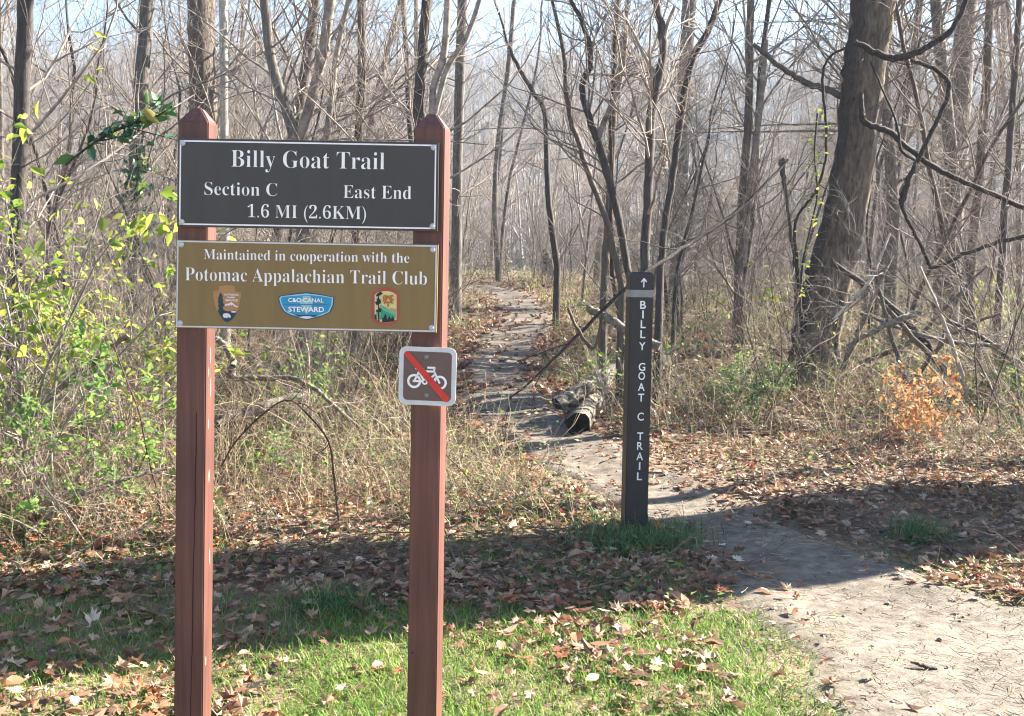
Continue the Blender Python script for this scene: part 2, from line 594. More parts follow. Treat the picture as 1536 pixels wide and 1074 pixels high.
# leaf litter
mb = MB()
x, y = wedge(64000, 2.6, 12, rng, .3)
d, sd_ = path_dist(x, y)
cl = clump(x, y, 2.3)
keep = np.where(d < -.3, .012, np.where(d < .1, .04 + .5 * clump(x, y, 5.0, 2.0) ** 2 * np.clip((d + .3) / .4, 0, 1) ** .7 * 2, .85))
front = (y < 4.75) & (x < 1.1)
keep = np.where(front, keep * .25 * (.2 + 1.6 * cl ** 1.5), keep)
keep = np.where((x < -.9) & (y < 4.75) & (d > .1), .30, keep)
keep = np.where((y < 4.9) & (d < .3), keep * .12, keep)
keep = np.where((y >= 4.75) & (d > .1), keep * (.45 + .75 * cl), keep)
k = rng.uniform(size=len(x)) < keep
pos = on_ground(x[k], y[k]) + np.stack([np.zeros(k.sum())] * 2 + [rng.uniform(.01, .05, k.sum())], -1)
a_ = rng.uniform(size=len(pos)) < .78
sz_ = rng.uniform(.035, .098, len(pos)) * np.where(rng.uniform(size=len(pos)) < .12, 1.3, 1)
leaves(mb, pos[a_], sz_[a_], rng, LOBED, .22, (-.7, 1.7))
leaves(mb, pos[~a_], sz_[~a_] * .95, rng, OVATE, .28, (-2.5, 5))
x, y = wedge(30000, 11, 34, rng, .9)
d, _ = path_dist(x, y)
k = rng.uniform(size=len(x)) < np.where(d < -.1, .15, np.where(d < .5, .8, .5))
pos = on_ground(x[k], y[k], .02)
leaves(mb, pos, rng.uniform(.09, .17, len(pos)), rng, LOBED, .4)
link("leaf_litter", mb.mesh("leaf_litter", MAT_LITTER, smooth=False), kind="stuff")

# short green grass at the front
mb = MB()
x, y = wedge(360000, 2.6, 6.6, rng, .2, .9)
d, sd_ = path_dist(x, y)
cl = clump(x, y, 3.1, 2.0)
cf = clump(x, y, 9.0, .7)
keep = np.where(d > .25, .75, .75 * np.clip((d + .75) / 1.0, .004, 1) ** 2.2)
keep = keep * np.where(y < 4.75, .4 + .6 * cf * clump(x, y, 5.3, 3.3) ** .5 * 1.3, .55 * cl ** 1.3) * np.where((sd_ > 0) & (y > 5.7), .18, 1)
keep = np.where((x < -.75) & (d > .1), keep * (.3 + .6 * cl), keep)
keep *= np.clip((6.5 - y) / 1.0, 0, 1)
k = rng.uniform(size=len(x)) < keep
pos = on_ground(x[k], y[k], -.005)
n = len(pos)
blades(mb, pos, np.clip(.35 + (d[k] + .6) * .9, .35, 1) * rng.uniform(.022, .068, n) * (1 + .7 * (rng.uniform(size=n) < .06)), rng.uniform(.0025, .005, n), rng, .65, .9)
link("grass", mb.mesh("grass", MAT_GRASS), kind="stuff")

# dead stems, brambles and low herbs either side of the path
mb = MB()
x, y = wedge(26000, 5.0, 40, rng, 1.15, 1.2)
d, side = path_dist(x, y)
cl = clump(x, y, 1.5, 1.0)
edge = np.where(side < 0, np.where(x < -1.3, 5.4, 6.4), 7.2)
edge = np.where(side > 0, np.where(rng.uniform(size=len(x)) < .3, 7.2, 8.6), edge)
keep = (d > .12) & (y > edge) & (rng.uniform(size=len(x)) < np.clip((d + .1) / .9, .06, 1) * (.35 + .65 * cl))
x, y, d, side, cl = x[keep], y[keep], d[keep], side[keep], cl[keep]
n = len(x)
H = rng.uniform(.12, .55, n) * (.55 + .7 * cl) * np.clip(.45 + d * .5, .45, 1.0)
H *= np.where(rng.uniform(size=n) < .12, 1.7, 1)
H = np.where((side < 0) & (x < -1.7) & (y < 11), H * 1.35, H)
D = rng.normal(0, .42, (n, 3))
D[:, 2] = 1
P, R = grow(on_ground(x, y, -.02), D, H * 1.35, rng.uniform(.0011, .0026, n) * np.clip(y / 9, .8, 2.2), 6, rng, .2, -.16, .5)
mb.add(*tubes(P, R, 3))
S, Dk, Lk, Rk = kids(P, R, H, 2, rng, .3, .95, (25, 70), (.25, .55), (.6, .8), .0009)
Pk, Rk = grow(S, Dk, Lk, Rk, 4, rng, .2, -.05, .5)
mb.add(*tubes(Pk, Rk, 3))
# taller arching stems tangled among them
x, y = wedge(5200, 5.4, 24, rng, 1.2, 1.2)
d, side = path_dist(x, y)
kk = (d > .45) & (y > np.where(side < 0, np.where(x < -1.3, 5.5, 6.8), 8.6)) & (rng.uniform(size=len(x)) < clump(x, y, 1.2, 2.5))
x, y = x[kk], y[kk]
n = len(x)
D = rng.normal(0, .5, (n, 3))
D[:, 2] = 1
Hh = rng.uniform(.5, 1.5, n) * np.where(x < -1.2, 1.1, .85)
Pt, Rt = grow(on_ground(x, y, -.02), D, Hh, rng.uniform(.0016, .0038, n) * np.clip(y / 10, .8, 1.8), 9, rng, .14, -.13, .35)
mb.add(*tubes(Pt, Rt, 3))
S, Dk, Lk, Rk = kids(Pt, Rt, Hh, 4, rng, .15, .98, (25, 70), (.2, .45), (.5, .75), .001)
Pk, Rk = grow(S, Dk, Lk, Rk, 5, rng, .2, -.04, .5)
mb.add(*tubes(Pk, Rk, 3))
tall_tips = np.concatenate([Pt[:, 3:].reshape(-1, 3), Pk.reshape(-1, 3)])
link("undergrowth", mb.mesh("undergrowth", MAT_STRAW), kind="stuff")
stem_tips = np.concatenate([P[:, 2:].reshape(-1, 3), tall_tips[rng.integers(0, len(tall_tips), 6000)]])

# long dry grass bending over
mb = MB()
x, y = wedge(26000, 5.3, 34, rng, 1.1, 1.0)
d, side = path_dist(x, y)
cl = clump(x, y, 2.0, 4.0)
k = (d > .05) & (y > np.where(side < 0, 6.0, np.where(rng.uniform(size=len(x)) < .2, 7, 9.3))) & (rng.uniform(size=len(x)) < cl ** 1.4)
pos = on_ground(x[k], y[k], -.01)
n = len(pos)
blades(mb, pos, rng.uniform(.12, .38, n), rng.uniform(.003, .006, n) * np.clip(pos[:, 1] / 8, .8, 2.2), rng, .45, 1.0)
link("dry_grass", mb.mesh("dry_grass", MAT_STRAW), kind="stuff")

# olive weeds and rank grass
mb = MB()
x, y = wedge(34000, 5.6, 45, rng, 1.15, 1.2)
d, side = path_dist(x, y)
cl = clump(x, y, 1.7, 6.0)
k = (d > .1) & (y > np.where(side < 0, 6.0, np.where(rng.uniform(size=len(x)) < .5, 7, 9.3))) & (rng.uniform(size=len(x)) < cl ** 1.3)
pos = on_ground(x[k], y[k], -.01)
n = len(pos)
blades(mb, pos, rng.uniform(.08, .30, n) * np.clip(pos[:, 1] / 12, .8, 1.5), rng.uniform(.004, .008, n) * np.clip(pos[:, 1] / 8, .8, 2.4), rng, .6, .9)
link("weeds", mb.mesh("weeds", MAT_WEED), kind="stuff")

# small green leaves through the undergrowth
mb = MB()
pick = rng.integers(0, len(stem_tips), 60000)
pos = stem_tips[pick] + rng.normal(0, .02, (60000, 3))
pos[:, 2] = np.maximum(pos[:, 2], h(pos[:, 0], pos[:, 1]) + .015)
k = rng.uniform(size=len(pos)) < clump(pos[:, 0], pos[:, 1], 1.1, 3)
pos = pos[k]
leaves(mb, pos, rng.uniform(.018, .044, len(pos)) * np.clip(pos[:, 1] / 9, .85, 2.0), rng, SMALL, .6)
x, y = wedge(14000, 4.7, 20, rng, 1.0)
d, side = path_dist(x, y)
k = (d > .15) & (rng.uniform(size=len(x)) < clump(x, y, 1.9, 5) ** 1.5)
pos = on_ground(x[k], y[k], .03)
pos[:, 2] += rng.uniform(0, .06, len(pos))
leaves(mb, pos, rng.uniform(.02, .045, len(pos)), rng, SMALL, .5)
link("ground_cover", mb.mesh("ground_cover", MAT_HERB), kind="stuff")

# fallen twigs lying about
mb = MB()
x, y = wedge(5200, 4.9, 22, rng, .9)
d, _ = path_dist(x, y)
k = d > .1
x, y = x[k], y[k]
n = len(x)
D = rng.normal(0, 1, (n, 3))
D[:, 2] = rng.uniform(-.02, .35, n)
P, R = grow(on_ground(x, y, .03), D, rng.gamma(2, .13, n), rng.uniform(.0015, .0045, n), 6, rng, .16, -.03, .45)
mb.add(*tubes(P, R, 4))
S, Dk, Lk, Rk = kids(P, R, np.full(n, .4), 2, rng, .2, .9, (25, 60), (.3, .6), (.5, .7), .001)
Pk, Rk = grow(S, Dk, Lk, Rk, 4, rng, .15, 0, .5)
mb.add(*tubes(Pk, Rk, 3))
link("twig_litter", mb.mesh("twig_litter", BARK["brown"]), kind="stuff")

# bits of straw, twig and grit on the path
mb = MB()
x, y = wedge(34000, 2.6, 14, rng, .6)
d, _ = path_dist(x, y)
k = d < .12
x, y = x[k], y[k]
n = len(x)
D = rng.normal(0, 1, (n, 3))
D[:, 2] *= .08
P, R = grow(on_ground(x, y, .024), D, rng.uniform(.01, .07, n), rng.uniform(.0008, .002, n), 3, rng, .2, 0, .6)
mb.add(*tubes(P, R, 3))
x, y = wedge(5200, 2.8, 13, rng, .7)
d, _ = path_dist(x, y)
k = d < .2
pos = on_ground(x[k], y[k], .02)
n = len(pos)
r_ = rng.gamma(1.5, .0026, n)
ico = np.array([[1, 0, 0], [0, 1, 0], [-1, 0, 0], [0, -1, 0], [0, 0, .7], [0, 0, -.7]], float)
V = pos[:, None] + ico[None] * r_[:, None, None] * rng.uniform(.6, 1.4, (n, 6, 1))
tf = np.array([[0, 1, 4], [1, 2, 4], [2, 3, 4], [3, 0, 4], [1, 0, 5], [2, 1, 5], [3, 2, 5], [0, 3, 5]])
mp_ = MB()
mp_.add(V.reshape(-1, 3), (tf[None] + (np.arange(n) * 6)[:, None, None]).reshape(-1, 3))
link("gravel", mp_.mesh("gravel", MAT_GRIT), kind="stuff")
link("path_litter", mb.mesh("path_litter", MAT_STRAW), kind="stuff")


# ------------------------------------------------------------------ wayside signs
class Plane:
    """An upright face standing in the place: pixel rays are cut with it to read off its own measures."""

    def __init__(s, px, py, Y, yaw):
        s.o = at(px, py, Y)
        a = math.radians(yaw)
        s.u = np.array([math.cos(a), math.sin(a), 0])
        s.n = np.array([math.sin(a), -math.cos(a), 0])
        s.yaw = a
        s.base = np.array([s.o[0], s.o[1], gz(s.o[0], s.o[1])])

    def __call__(s, px, py):
        d = ray(px, py)
        p = EYE + d * (np.dot(s.o - EYE, s.n) / np.dot(d, s.n))
        return np.array([np.dot(p - s.base, s.u), p[2] - s.base[2]])


def poly_mesh(name, polys, y, mats, thick=.0006):
    """Flat shapes [(points, material index, layer)] as thin plates in the local x-z plane facing -y."""
    import bmesh
    bm = bmesh.new()
    for pts, mi, lay in polys:
        yy = y - lay * .0007
        a = [bm.verts.new((p[0], yy, p[1])) for p in pts]
        try:
            f = bm.faces.new(a)
        except ValueError:
            continue
        f.normal_update()
        if f.normal.y > 0:
            f.normal_flip()
        f.material_index = mi
    me = bpy.data.meshes.new(name)
    bm.to_mesh(me)
    bm.free()
    for m in mats:
        me.materials.append(m)
    return me


def box_mesh(name, quads_bottom, quads_top, mats, bevel=0.0):
    """A prism between two 4-point loops, edges rounded a little."""
    import bmesh
    bm = bmesh.new()
    a = [bm.verts.new(p) for p in quads_bottom]
    b = [bm.verts.new(p) for p in quads_top]
    bm.faces.new(a[::-1])
    bm.faces.new(b)
    for k in range(4):
        bm.faces.new((a[k], a[(k + 1) % 4], b[(k + 1) % 4], b[k]))
    bmesh.ops.recalc_face_normals(bm, faces=bm.faces)
    if bevel:
        bmesh.ops.bevel(bm, geom=list(bm.edges), offset=bevel, segments=2, affect="EDGES", profile=.6)
    me = bpy.data.meshes.new(name)
    bm.to_mesh(me)
    bm.free()
    me.materials.append(mats)
    return me


def serif(t):
    o = ""
    for c in t:
        if "A" <= c <= "Z":
            o += chr(0x1D400 + ord(c) - 65)
        elif "a" <= c <= "z":
            o += chr(0x1D41A + ord(c) - 97)
        elif "0" <= c <= "9":
            o += chr(0x1D7CE + ord(c) - 48)
        else:
            o += c
    return o


def text_verts(body, thin=0.0, spacing=1.0):
    c = bpy.data.curves.new("lettering", "FONT")
    c.body = body
    c.offset = thin
    c.space_character = spacing
    c.resolution_u = 6
    o = bpy.data.objects.new("lettering", c)
    COL.objects.link(o)
    bpy.context.view_layer.update()
    me = bpy.data.meshes.new_from_object(o.evaluated_get(bpy.context.evaluated_depsgraph_get()))
    bpy.data.objects.remove(o)
    bpy.data.curves.remove(c)
    V = np.array([v.co[:] for v in me.vertices])
    Fs = [list(p.vertices) for p in me.polygons]
    bpy.data.meshes.remove(me)
    return V, Fs


def text_mesh(name, lines, y, mat):
    """lines: (verts, faces, left local point, right local point, cap height) laid on the local x-z plane at depth y."""
    VV, FF, n = [], [], 0
    for (V, Fs), a, b, cap, capu in lines:
        x0, x1 = V[:, 0].min(), V[:, 0].max()
        d = (b - a)
        L = np.linalg.norm(d)
        d = d / L
        up = np.array([-d[1], d[0]])
        u = (V[:, 0] - x0) * (L / (x1 - x0))
        v = V[:, 1] * cap / capu
        p = a[None] + d[None] * u[:, None] + up[None] * v[:, None]
        VV.append(np.stack([p[:, 0], np.full(len(p), y), p[:, 1]], -1))
        FF += [[q_ + n for q_ in f] for f in Fs]
        n += len(V)
    me = bpy.data.meshes.new(name)
    me.from_pydata(np.concatenate(VV).tolist(), [], FF)
    me.materials.append(mat)
    me.update()
    return me


def stroke(p, q, wd):
    p, q = np.asarray(p, float), np.asarray(q, float)
    d = q - p
    d = d / np.linalg.norm(d)
    n = np.array([-d[1], d[0]]) * wd / 2
    return [p + n, q + n, q - n, p - n]


def ring(c, r, wd, n=28, a0=0, a1=360):
    out = []
    a = np.radians(np.linspace(a0, a1, n + 1))
    for k in range(n):
        out.append([(c[0] + rr * math.cos(t), c[1] + rr * math.sin(t)) for rr, t in ((r - wd / 2, a[k]), (r + wd / 2, a[k]), (r + wd / 2, a[k + 1]), (r - wd / 2, a[k + 1]))])
    return out


def rrect(x0, y0, x1, y1, r, n=6):
    out = []
    for cx, cy_, s in ((x1 - r, y1 - r, 0), (x0 + r, y1 - r, 90), (x0 + r, y0 + r, 180), (x1 - r, y0 + r, 270)):
        for t in np.radians(np.linspace(s, s + 90, n + 1)):
            out.append((cx + r * math.cos(t), cy_ + r * math.sin(t)))
    return out


def plate_mesh(name, outline, y_front, y_back, mat):
    """A solid plate with the given outline in the local x-z plane."""
    n = len(outline)
    V = [(p[0], y_front, p[1]) for p in outline] + [(p[0], y_back, p[1]) for p in outline]
    Fs = [list(range(n)), list(range(2 * n - 1, n - 1, -1))] + [[k, n + k, n + (k + 1) % n, (k + 1) % n] for k in range(n)]
    me = bpy.data.meshes.new(name)
    me.from_pydata(V, [], Fs)
    import bmesh
    bm = bmesh.new()
    bm.from_mesh(me)
    bmesh.ops.recalc_face_normals(bm, faces=bm.faces)
    bm.to_mesh(me)
    bm.free()
    me.materials.append(mat)
    return me


def bolt_mesh(name, c, y, r, hgt, mat, n=14):
    """A round domed bolt head on a washer."""
    prof = [(r * 1.0, 0), (r * 1.0, hgt * .25), (r * .78, hgt * .35), (r * .7, hgt * .75), (r * .4, hgt)]
    V, q = [], []
    for rr, d in prof:
        for k in range(n):
            t = 2 * math.pi * k / n
            V.append((c[0] + rr * math.cos(t), y - d, c[1] + rr * math.sin(t)))
    for j in range(len(prof) - 1):
        for k in range(n):
            q.append((j * n + k, j * n + (k + 1) % n, (j + 1) * n + (k + 1) % n, (j + 1) * n + k))
    q.append(tuple(range((len(prof) - 1) * n, len(prof) * n)))
    me = bpy.data.meshes.new(name)
    me.from_pydata(V, [], q)
    me.materials.append(mat)
    for p in me.polygons:
        p.use_smooth = True
    return me


# --- the two-post trail sign
SP = Plane(461, 350, 3.2, -4)
sign = thing("trail_sign", "large brown sign on two red-brown posts with a dark board and a tan board", "sign", SP.base, rz=SP.yaw)


def sign_post(pb, pt, y_sh, y_apex, yaw, half=.0445, label=None):
    """pb, pt: pixel centre of the front face low and high; tilted and turned on its own."""
    b, t = SP(*pb), SP(*pt)
    sh = SP(pt[0], y_sh)[1]
    ap = SP(pt[0], y_apex)[1]
    slope = (t[0] - b[0]) / (t[1] - b[1])
    a = math.radians(yaw)

    def loop(z, k=1.0):
        cx = b[0] + slope * (z - b[1])
        pts = []
        for sx, sy in ((-1, -1), (1, -1), (1, 1), (-1, 1)):
            xx, yy = sx * half * k, sy * half * k
            pts.append((cx + xx * math.cos(a) - yy * math.sin(a), .016 + half * 1.12 + xx * math.sin(a) + yy * math.cos(a), z))
        return pts
    import bmesh
    bm = bmesh.new()
    prev = None
    for z, k in ((-.35, 1), (sh, 1), (ap, .3)):
        cur = [bm.verts.new(p) for p in loop(z, k)]
        if prev:
            for j in range(4):
                bm.faces.new((prev[j], prev[(j + 1) % 4], cur[(j + 1) % 4], cur[j]))
        else:
            bm.faces.new(cur[::-1])
        prev = cur
    bm.faces.new(prev)
    bmesh.ops.bevel(bm, geom=list(bm.edges), offset=.0035, segments=2, affect="EDGES")
    me = bpy.data.meshes.new("post")
    bm.to_mesh(me)
    bm.free()
    me.materials.append(MAT_POST)
    o = link("post", me, sign)

    def front(z, off):                       # a point on the front face
        cx = b[0] + slope * (z - b[1])
        xx, yy = off, -half - .0006
        return (cx + xx * math.cos(a) - yy * math.sin(a), .016 + half * 1.12 + xx * math.sin(a) + yy * math.cos(a), z)

    def sideface(z, off):                    # a point on the east face
        cx = b[0] + slope * (z - b[1])
        xx, yy = half + .0006, off
        return (cx + xx * math.cos(a) - yy * math.sin(a), .016 + half * 1.12 + xx * math.sin(a) + yy * math.cos(a), z)
    return o, front, sideface


pl, fl, sl_ = sign_post((277.5, 1074), (285, 205), 180, 158, 2.0)
pr, fr, sr_ = sign_post((632, 1074), (644, 205), 189, 167, -4.0)


def strip(name, pts, parent, mat):
    me = bpy.data.meshes.new(name)
    n = len(pts)
    me.from_pydata([p for pr_ in pts for p in pr_], [], [(2 * k, 2 * k + 1, 2 * k + 3, 2 * k + 2) for k in range(n - 1)])
    me.materials.append(mat)
    return link(name, me, parent)


rc = np.random.default_rng(5)
zc = np.linspace(SP(280, 620)[1], -.1, 40)
offs = .012 + np.linspace(.006, -.006, 40) + rc.normal(0, .0008, 40)
wc = .0010 + .0006 * np.sin(np.linspace(0, 9, 40)) ** 2
strip("crack", [(fl(z, o_ - w_), fl(z, o_ + w_)) for z, o_, w_ in zip(zc, offs, wc)], pl, MAT_CRACK)
for k, (py, ln) in enumerate([(535, .05), (560, .03), (585, .06), (640, .03), (720, .045), (845, .05), (1000, .03)]):
    z0 = SP(310, py)[1]
    o0 = rc.uniform(-.02, .015)
    zz = np.linspace(z0 + ln / 2, z0 - ln / 2, 7)
    ww = .0022 * np.sin(np.linspace(.05, 3.09, 7)) * rc.uniform(.5, 1.2, 7) + .0003
    strip("paint_chip", [(sl_(z, o0 - w_), sl_(z, o0 + w_)) for z, w_ in zip(zz, ww)], pl, MAT_WEAR)
me = bolt_mesh("nail_head", (0, 0), 0, .003, .001, MAT_CRACK)
o = link("nail_head", me, pr)
p_ = fr(SP(617, 983)[1], -.03)
o.location = p_


def board(name, corners, mat, border_in, border_w, border_mat):
    tl, tr, br, bl = [SP(*c) for c in corners]
    o = link(name, plate_mesh(name, [tl, tr, br, bl], 0, .013, mat), sign)
    ux, uy = unit(tr - tl), unit(tl - bl)

    def inner(d):
        return [tl + ux * d - uy * d, tr - ux * d - uy * d, br - ux * d + uy * d, bl + ux * d + uy * d]
    A, B = inner(border_in), inner(border_in + border_w)
    polys = [([A[k], A[(k + 1) % 4], B[(k + 1) % 4], B[k]], 0, 0) for k in range(4)]
    link("border", poly_mesh("border", polys, -.001, [border_mat]), o)
    c = inner(.014)
    for p in c:
        link("bolt", bolt_mesh("bolt", p, -.0005, .0085, .006, MAT_BOLT), o)
    return o


top = board("dark_board", [(267, 207), (658, 214), (656, 347), (265.5, 340)], MAT_SIGN_DARK, .006, .0042, MAT_WHITE)
low = board("tan_board", [(265, 359.5), (657, 367), (654.5, 499), (263, 491.5)], MAT_SIGN_TAN, .0022, .0042, MAT_RIM)
top["label"] = "dark board naming the trail"
low["label"] = "tan board naming the trail club with three emblems"
CAPU = text_verts(serif("E"))[0][:, 1].max()


def line(t, xl, yl, xr, yr, cap_px, thin=-.0112, spacing=1.0):
    a, b = SP(xl, yl), SP(xr, yr)
    cap = cap_px * np.linalg.norm(SP(500, 300) - SP(500, 200)) / 100
    return (text_verts(serif(t), thin, spacing), a, b, cap, CAPU)


for l_ in [
    line("Billy Goat Trail", 347, 250.2, 577, 254.3, 25.5),
    line("Section C", 307, 292.3, 416, 294.2, 19.6),
    line("East End", 515, 297.0, 617, 298.8, 19.6),
    line("1.6 MI (2.6KM)", 371.5, 326.0, 549, 329.2, 19.6)]:
    link("lettering", text_mesh("lettering", [l_], -.0012, MAT_WHITE), top)
for l_ in [
    line("Maintained in cooperation with the", 306, 388.7, 614, 394.4, 15.4, -.010),
    line("Potomac Appalachian Trail Club", 278, 420.6, 640.5, 427.3, 20.2, -.011)]:
    link("lettering", text_mesh("lettering", [l_], -.0012, MAT_WHITE), low)

# emblems, traced in the photograph's pixels (zoom factor, origin)
CM = {n_: flat("emblem_" + n_, c) for n_, c in dict(orange=(.42, .22, .085), pine=(.018, .05, .055), white=(.72, .72, .74), deep=(.012, .045, .075), navy=(.012, .075, .13), rim=(.35, .62, .72), blue=(.03, .30, .52),
                                                    pale=(.30, .55, .58), line=(.025, .2, .40), red=(.36, .085, .055), yellow=(.72, .62, .24), cream=(.66, .58, .36), mint=(.16, .42, .22), teal=(.03, .30, .18), ridge=(.30, .36, .17), black=(.012, .018, .016), rust=(.45, .16, .05)).items()}


def emblem(name, ox, oy, sc, shapes, label, extra=None):
    mats, polys = [], []
    names = []
    for k, (m, pts) in enumerate(shapes):
        if m not in names:
            names.append(m)
            mats.append(CM[m])
        polys.append(([SP(ox + a / sc, oy + b / sc) for a, b in pts], names.index(m), k * .35))
    o = link(name, poly_mesh(name, polys, -.001, mats), low)
    o["label"] = label
    return o


def tl_(t, ox, oy, sc, x0, y0, x1, y1, cap, thin):
    a, b = SP(ox + x0 / sc, oy + y0 / sc), SP(ox + x1 / sc, oy + y1 / sc)
    capm = cap / sc * np.linalg.norm(SP(500, 300) - SP(500, 200)) / 100
    V, Fs = text_verts(t, thin)
    return ((V, Fs), a, b, capm, text_verts("E")[0][:, 1].max())


def ell(cx, cy_, rx, ry, n=14):
    return [(cx + rx * math.cos(t), cy_ + ry * math.sin(t)) for t in np.linspace(0, 2 * math.pi, n, endpoint=False)]


ar = emblem("arrowhead_emblem", 310, 425, 16.5, [
    ("orange", [(305, 75), (480, 45), (600, 48), (700, 70), (700, 175), (730, 205), (855, 220), (850, 330), (822, 480), (790, 620), (740, 740), (640, 890), (520, 970), (440, 930), (330, 780), (250, 650), (205, 520), (170, 350), (160, 190), (270, 175), (310, 130)]),
    ("deep", [(280, 690), (300, 640), (420, 650), (480, 690), (600, 690), (690, 665), (755, 690), (735, 750), (640, 890), (520, 968), (440, 930), (330, 785)]),
    ("pine", [(340, 225), (385, 280), (405, 330), (390, 370), (420, 420), (405, 470), (445, 550), (400, 580), (420, 660), (280, 690), (310, 600), (280, 560), (305, 510), (275, 460), (300, 410), (275, 365), (310, 330), (315, 270)]),
    ("white", [(450, 545), (480, 505), (550, 500), (615, 460), (680, 510), (740, 560), (800, 580), (750, 595), (690, 570), (640, 525), (620, 560), (595, 520), (560, 560), (520, 540), (460, 565)]),
    ("white", ell(675, 703, 68, 22)),
    ("white", [(400, 790), (430, 750), (500, 735), (560, 755), (600, 800), (595, 850), (570, 860), (560, 830), (530, 840), (505, 872), (480, 845), (460, 850), (430, 855), (415, 820)]),
], "orange arrowhead emblem with a pine and white buffalo")
link("lettering", text_mesh("lettering", [tl_("NATIONAL", 310, 425, 16.5, 445, 300, 805, 306, 48, .012), tl_("PARK", 310, 425, 16.5, 525, 368, 720, 372, 44, .012), tl_("SERVICE", 310, 425, 16.5, 470, 440, 780, 446, 46, .012)], -.0035, MAT_WHITE), ar)

BL = [(770, 125), (1100, 175), (1410, 240), (1395, 420), (1320, 590), (1160, 670), (960, 730), (770, 768), (560, 720), (380, 660), (230, 570), (150, 430), (110, 260), (150, 210), (450, 165)]


def shrink(pts, d):
    c = np.mean(pts, 0)
    return [(p[0] + (c[0] - p[0]) / abs(np.hypot(*(c - p))) * d, p[1] + (c[1] - p[1]) / abs(np.hypot(*(c - p))) * d) for p in np.array(pts, float)]


st = emblem("steward_emblem", 410, 430, 15.36, [
    ("navy", BL), ("rim", shrink(BL, 30)), ("blue", shrink(BL, 62)),
    ("pale", [(690, 210), (850, 210), (880, 260), (900, 300), (910, 390), (880, 450), (830, 570), (770, 640), (710, 570), (660, 450), (620, 390), (630, 300), (670, 270)]),
    ("line", [(240, 395), (1290, 405), (1285, 430), (245, 420)]),
    ("navy", [(480, 645), (1050, 650), (960, 695), (580, 690)]),
    ("white", [(590, 705), (700, 680), (850, 680), (940, 710), (770, 745)]),
], "blue badge emblem")
link("lettering", text_mesh("lettering", [tl_("C&O CANAL", 410, 430, 15.36, 350, 352, 1165, 362, 92, .018), tl_("STEWARD", 410, 430, 15.36, 355, 572, 1175, 582, 112, .022)], -.0035, MAT_WHITE), st)
ox, oy, sc = 550, 425, 15.35
OUT = [(105, 260), (170, 170), (300, 110), (440, 92), (580, 112), (700, 170), (765, 260), (765, 800), (690, 900), (560, 970), (430, 990), (300, 960), (170, 880), (110, 790)]
INN = [(185, 270), (250, 205), (360, 185), (500, 180), (610, 210), (690, 270), (690, 830), (560, 890), (430, 905), (300, 880), (185, 800)]
ct = emblem("club_emblem", ox, oy, sc, [
    ("red", OUT), ("cream", INN),
    ("yellow", [(340, 190), (500, 185), (605, 212), (680, 272), (680, 560), (580, 580), (510, 575), (350, 480), (320, 350)]),
    ("mint", [(300, 520), (340, 495), (500, 580), (600, 660), (680, 690), (680, 800), (300, 800), (200, 740)]),
    ("ridge", [(520, 585), (570, 565), (680, 590), (680, 680), (600, 660)]),
    ("teal", [(360, 620), (450, 650), (560, 700), (640, 740), (640, 830), (300, 830)]),
    ("black", [(430, 690), (470, 760), (455, 770), (490, 840), (520, 730), (560, 820), (600, 760), (645, 820), (645, 852), (560, 885), (430, 900), (360, 890), (360, 800), (390, 790)]),
    ("black", [(262, 300), (290, 300), (285, 500), (300, 900), (268, 870)]),
    ("black", [(215, 280), (260, 220), (330, 190), (380, 240), (340, 260), (290, 290), (230, 305)]),
    ("black", [(235, 350), (280, 340), (330, 390), (330, 450), (280, 490), (230, 500), (190, 430), (240, 410)]),
    ("black", [(210, 620), (260, 600), (300, 560), (355, 600), (335, 670), (290, 660), (240, 670)]),
    ("black", [(190, 720), (215, 710), (245, 830), (215, 830), (190, 800)]),
] + [("rust", stroke(a, b, 34)) for a, b in [((500, 285), (410, 470)), ((500, 285), (600, 470)), ((430, 435), (575, 435)), ((500, 435), (500, 550)),
                                             ((400, 285), (400, 420)), ((400, 290), (470, 285)), ((465, 290), (440, 350)), ((440, 350), (405, 365)), ((540, 285), (625, 285)), ((560, 290), (590, 390)), ((590, 385), (630, 375))]],
    "rounded red emblem with black pines and a yellow sky")

# --- the no-bicycle plate on the second post
BP = Plane(640, 564, 3.178, -7)
bike = thing("no_bicycle_sign", "small square plate with a white bicycle crossed out in red, bolted to the post", "sign", BP.base, rz=BP.yaw)


def bz(zx, zy):
    return BP(580 + zx / 7.67, 500 + zy / 7.67)


c4 = [bz(*p) for p in ((160, 147), (808, 172), (788, 842), (122, 812))]
ctr = np.mean(c4, 0)
ex, ez = unit((c4[1] - c4[0] + c4[2] - c4[3])), None
ez = np.array([-ex[1], ex[0]])
hw = (np.linalg.norm(c4[1] - c4[0]) + np.linalg.norm(c4[2] - c4[3])) / 4
hh = (np.linalg.norm(c4[0] - c4[3]) + np.linalg.norm(c4[1] - c4[2])) / 4


def loc2(pts):
    return [ctr + ex * p[0] + ez * p[1] for p in pts]


mm = hw / 340
fr_ = link("plate", plate_mesh("plate", loc2(rrect(-hw, -hh, hw, hh, .021)), 0, .0025, MAT_RIM), bike)
link("face", poly_mesh("face", [(loc2(rrect(-hw + .0135, -hh + .0135, hw - .0135, hh - .0135, .012)), 0, 0)], -.0008, [MAT_SIGN_BROWN]), bike)


def zl(zx, zy):
    return bz(zx, zy)


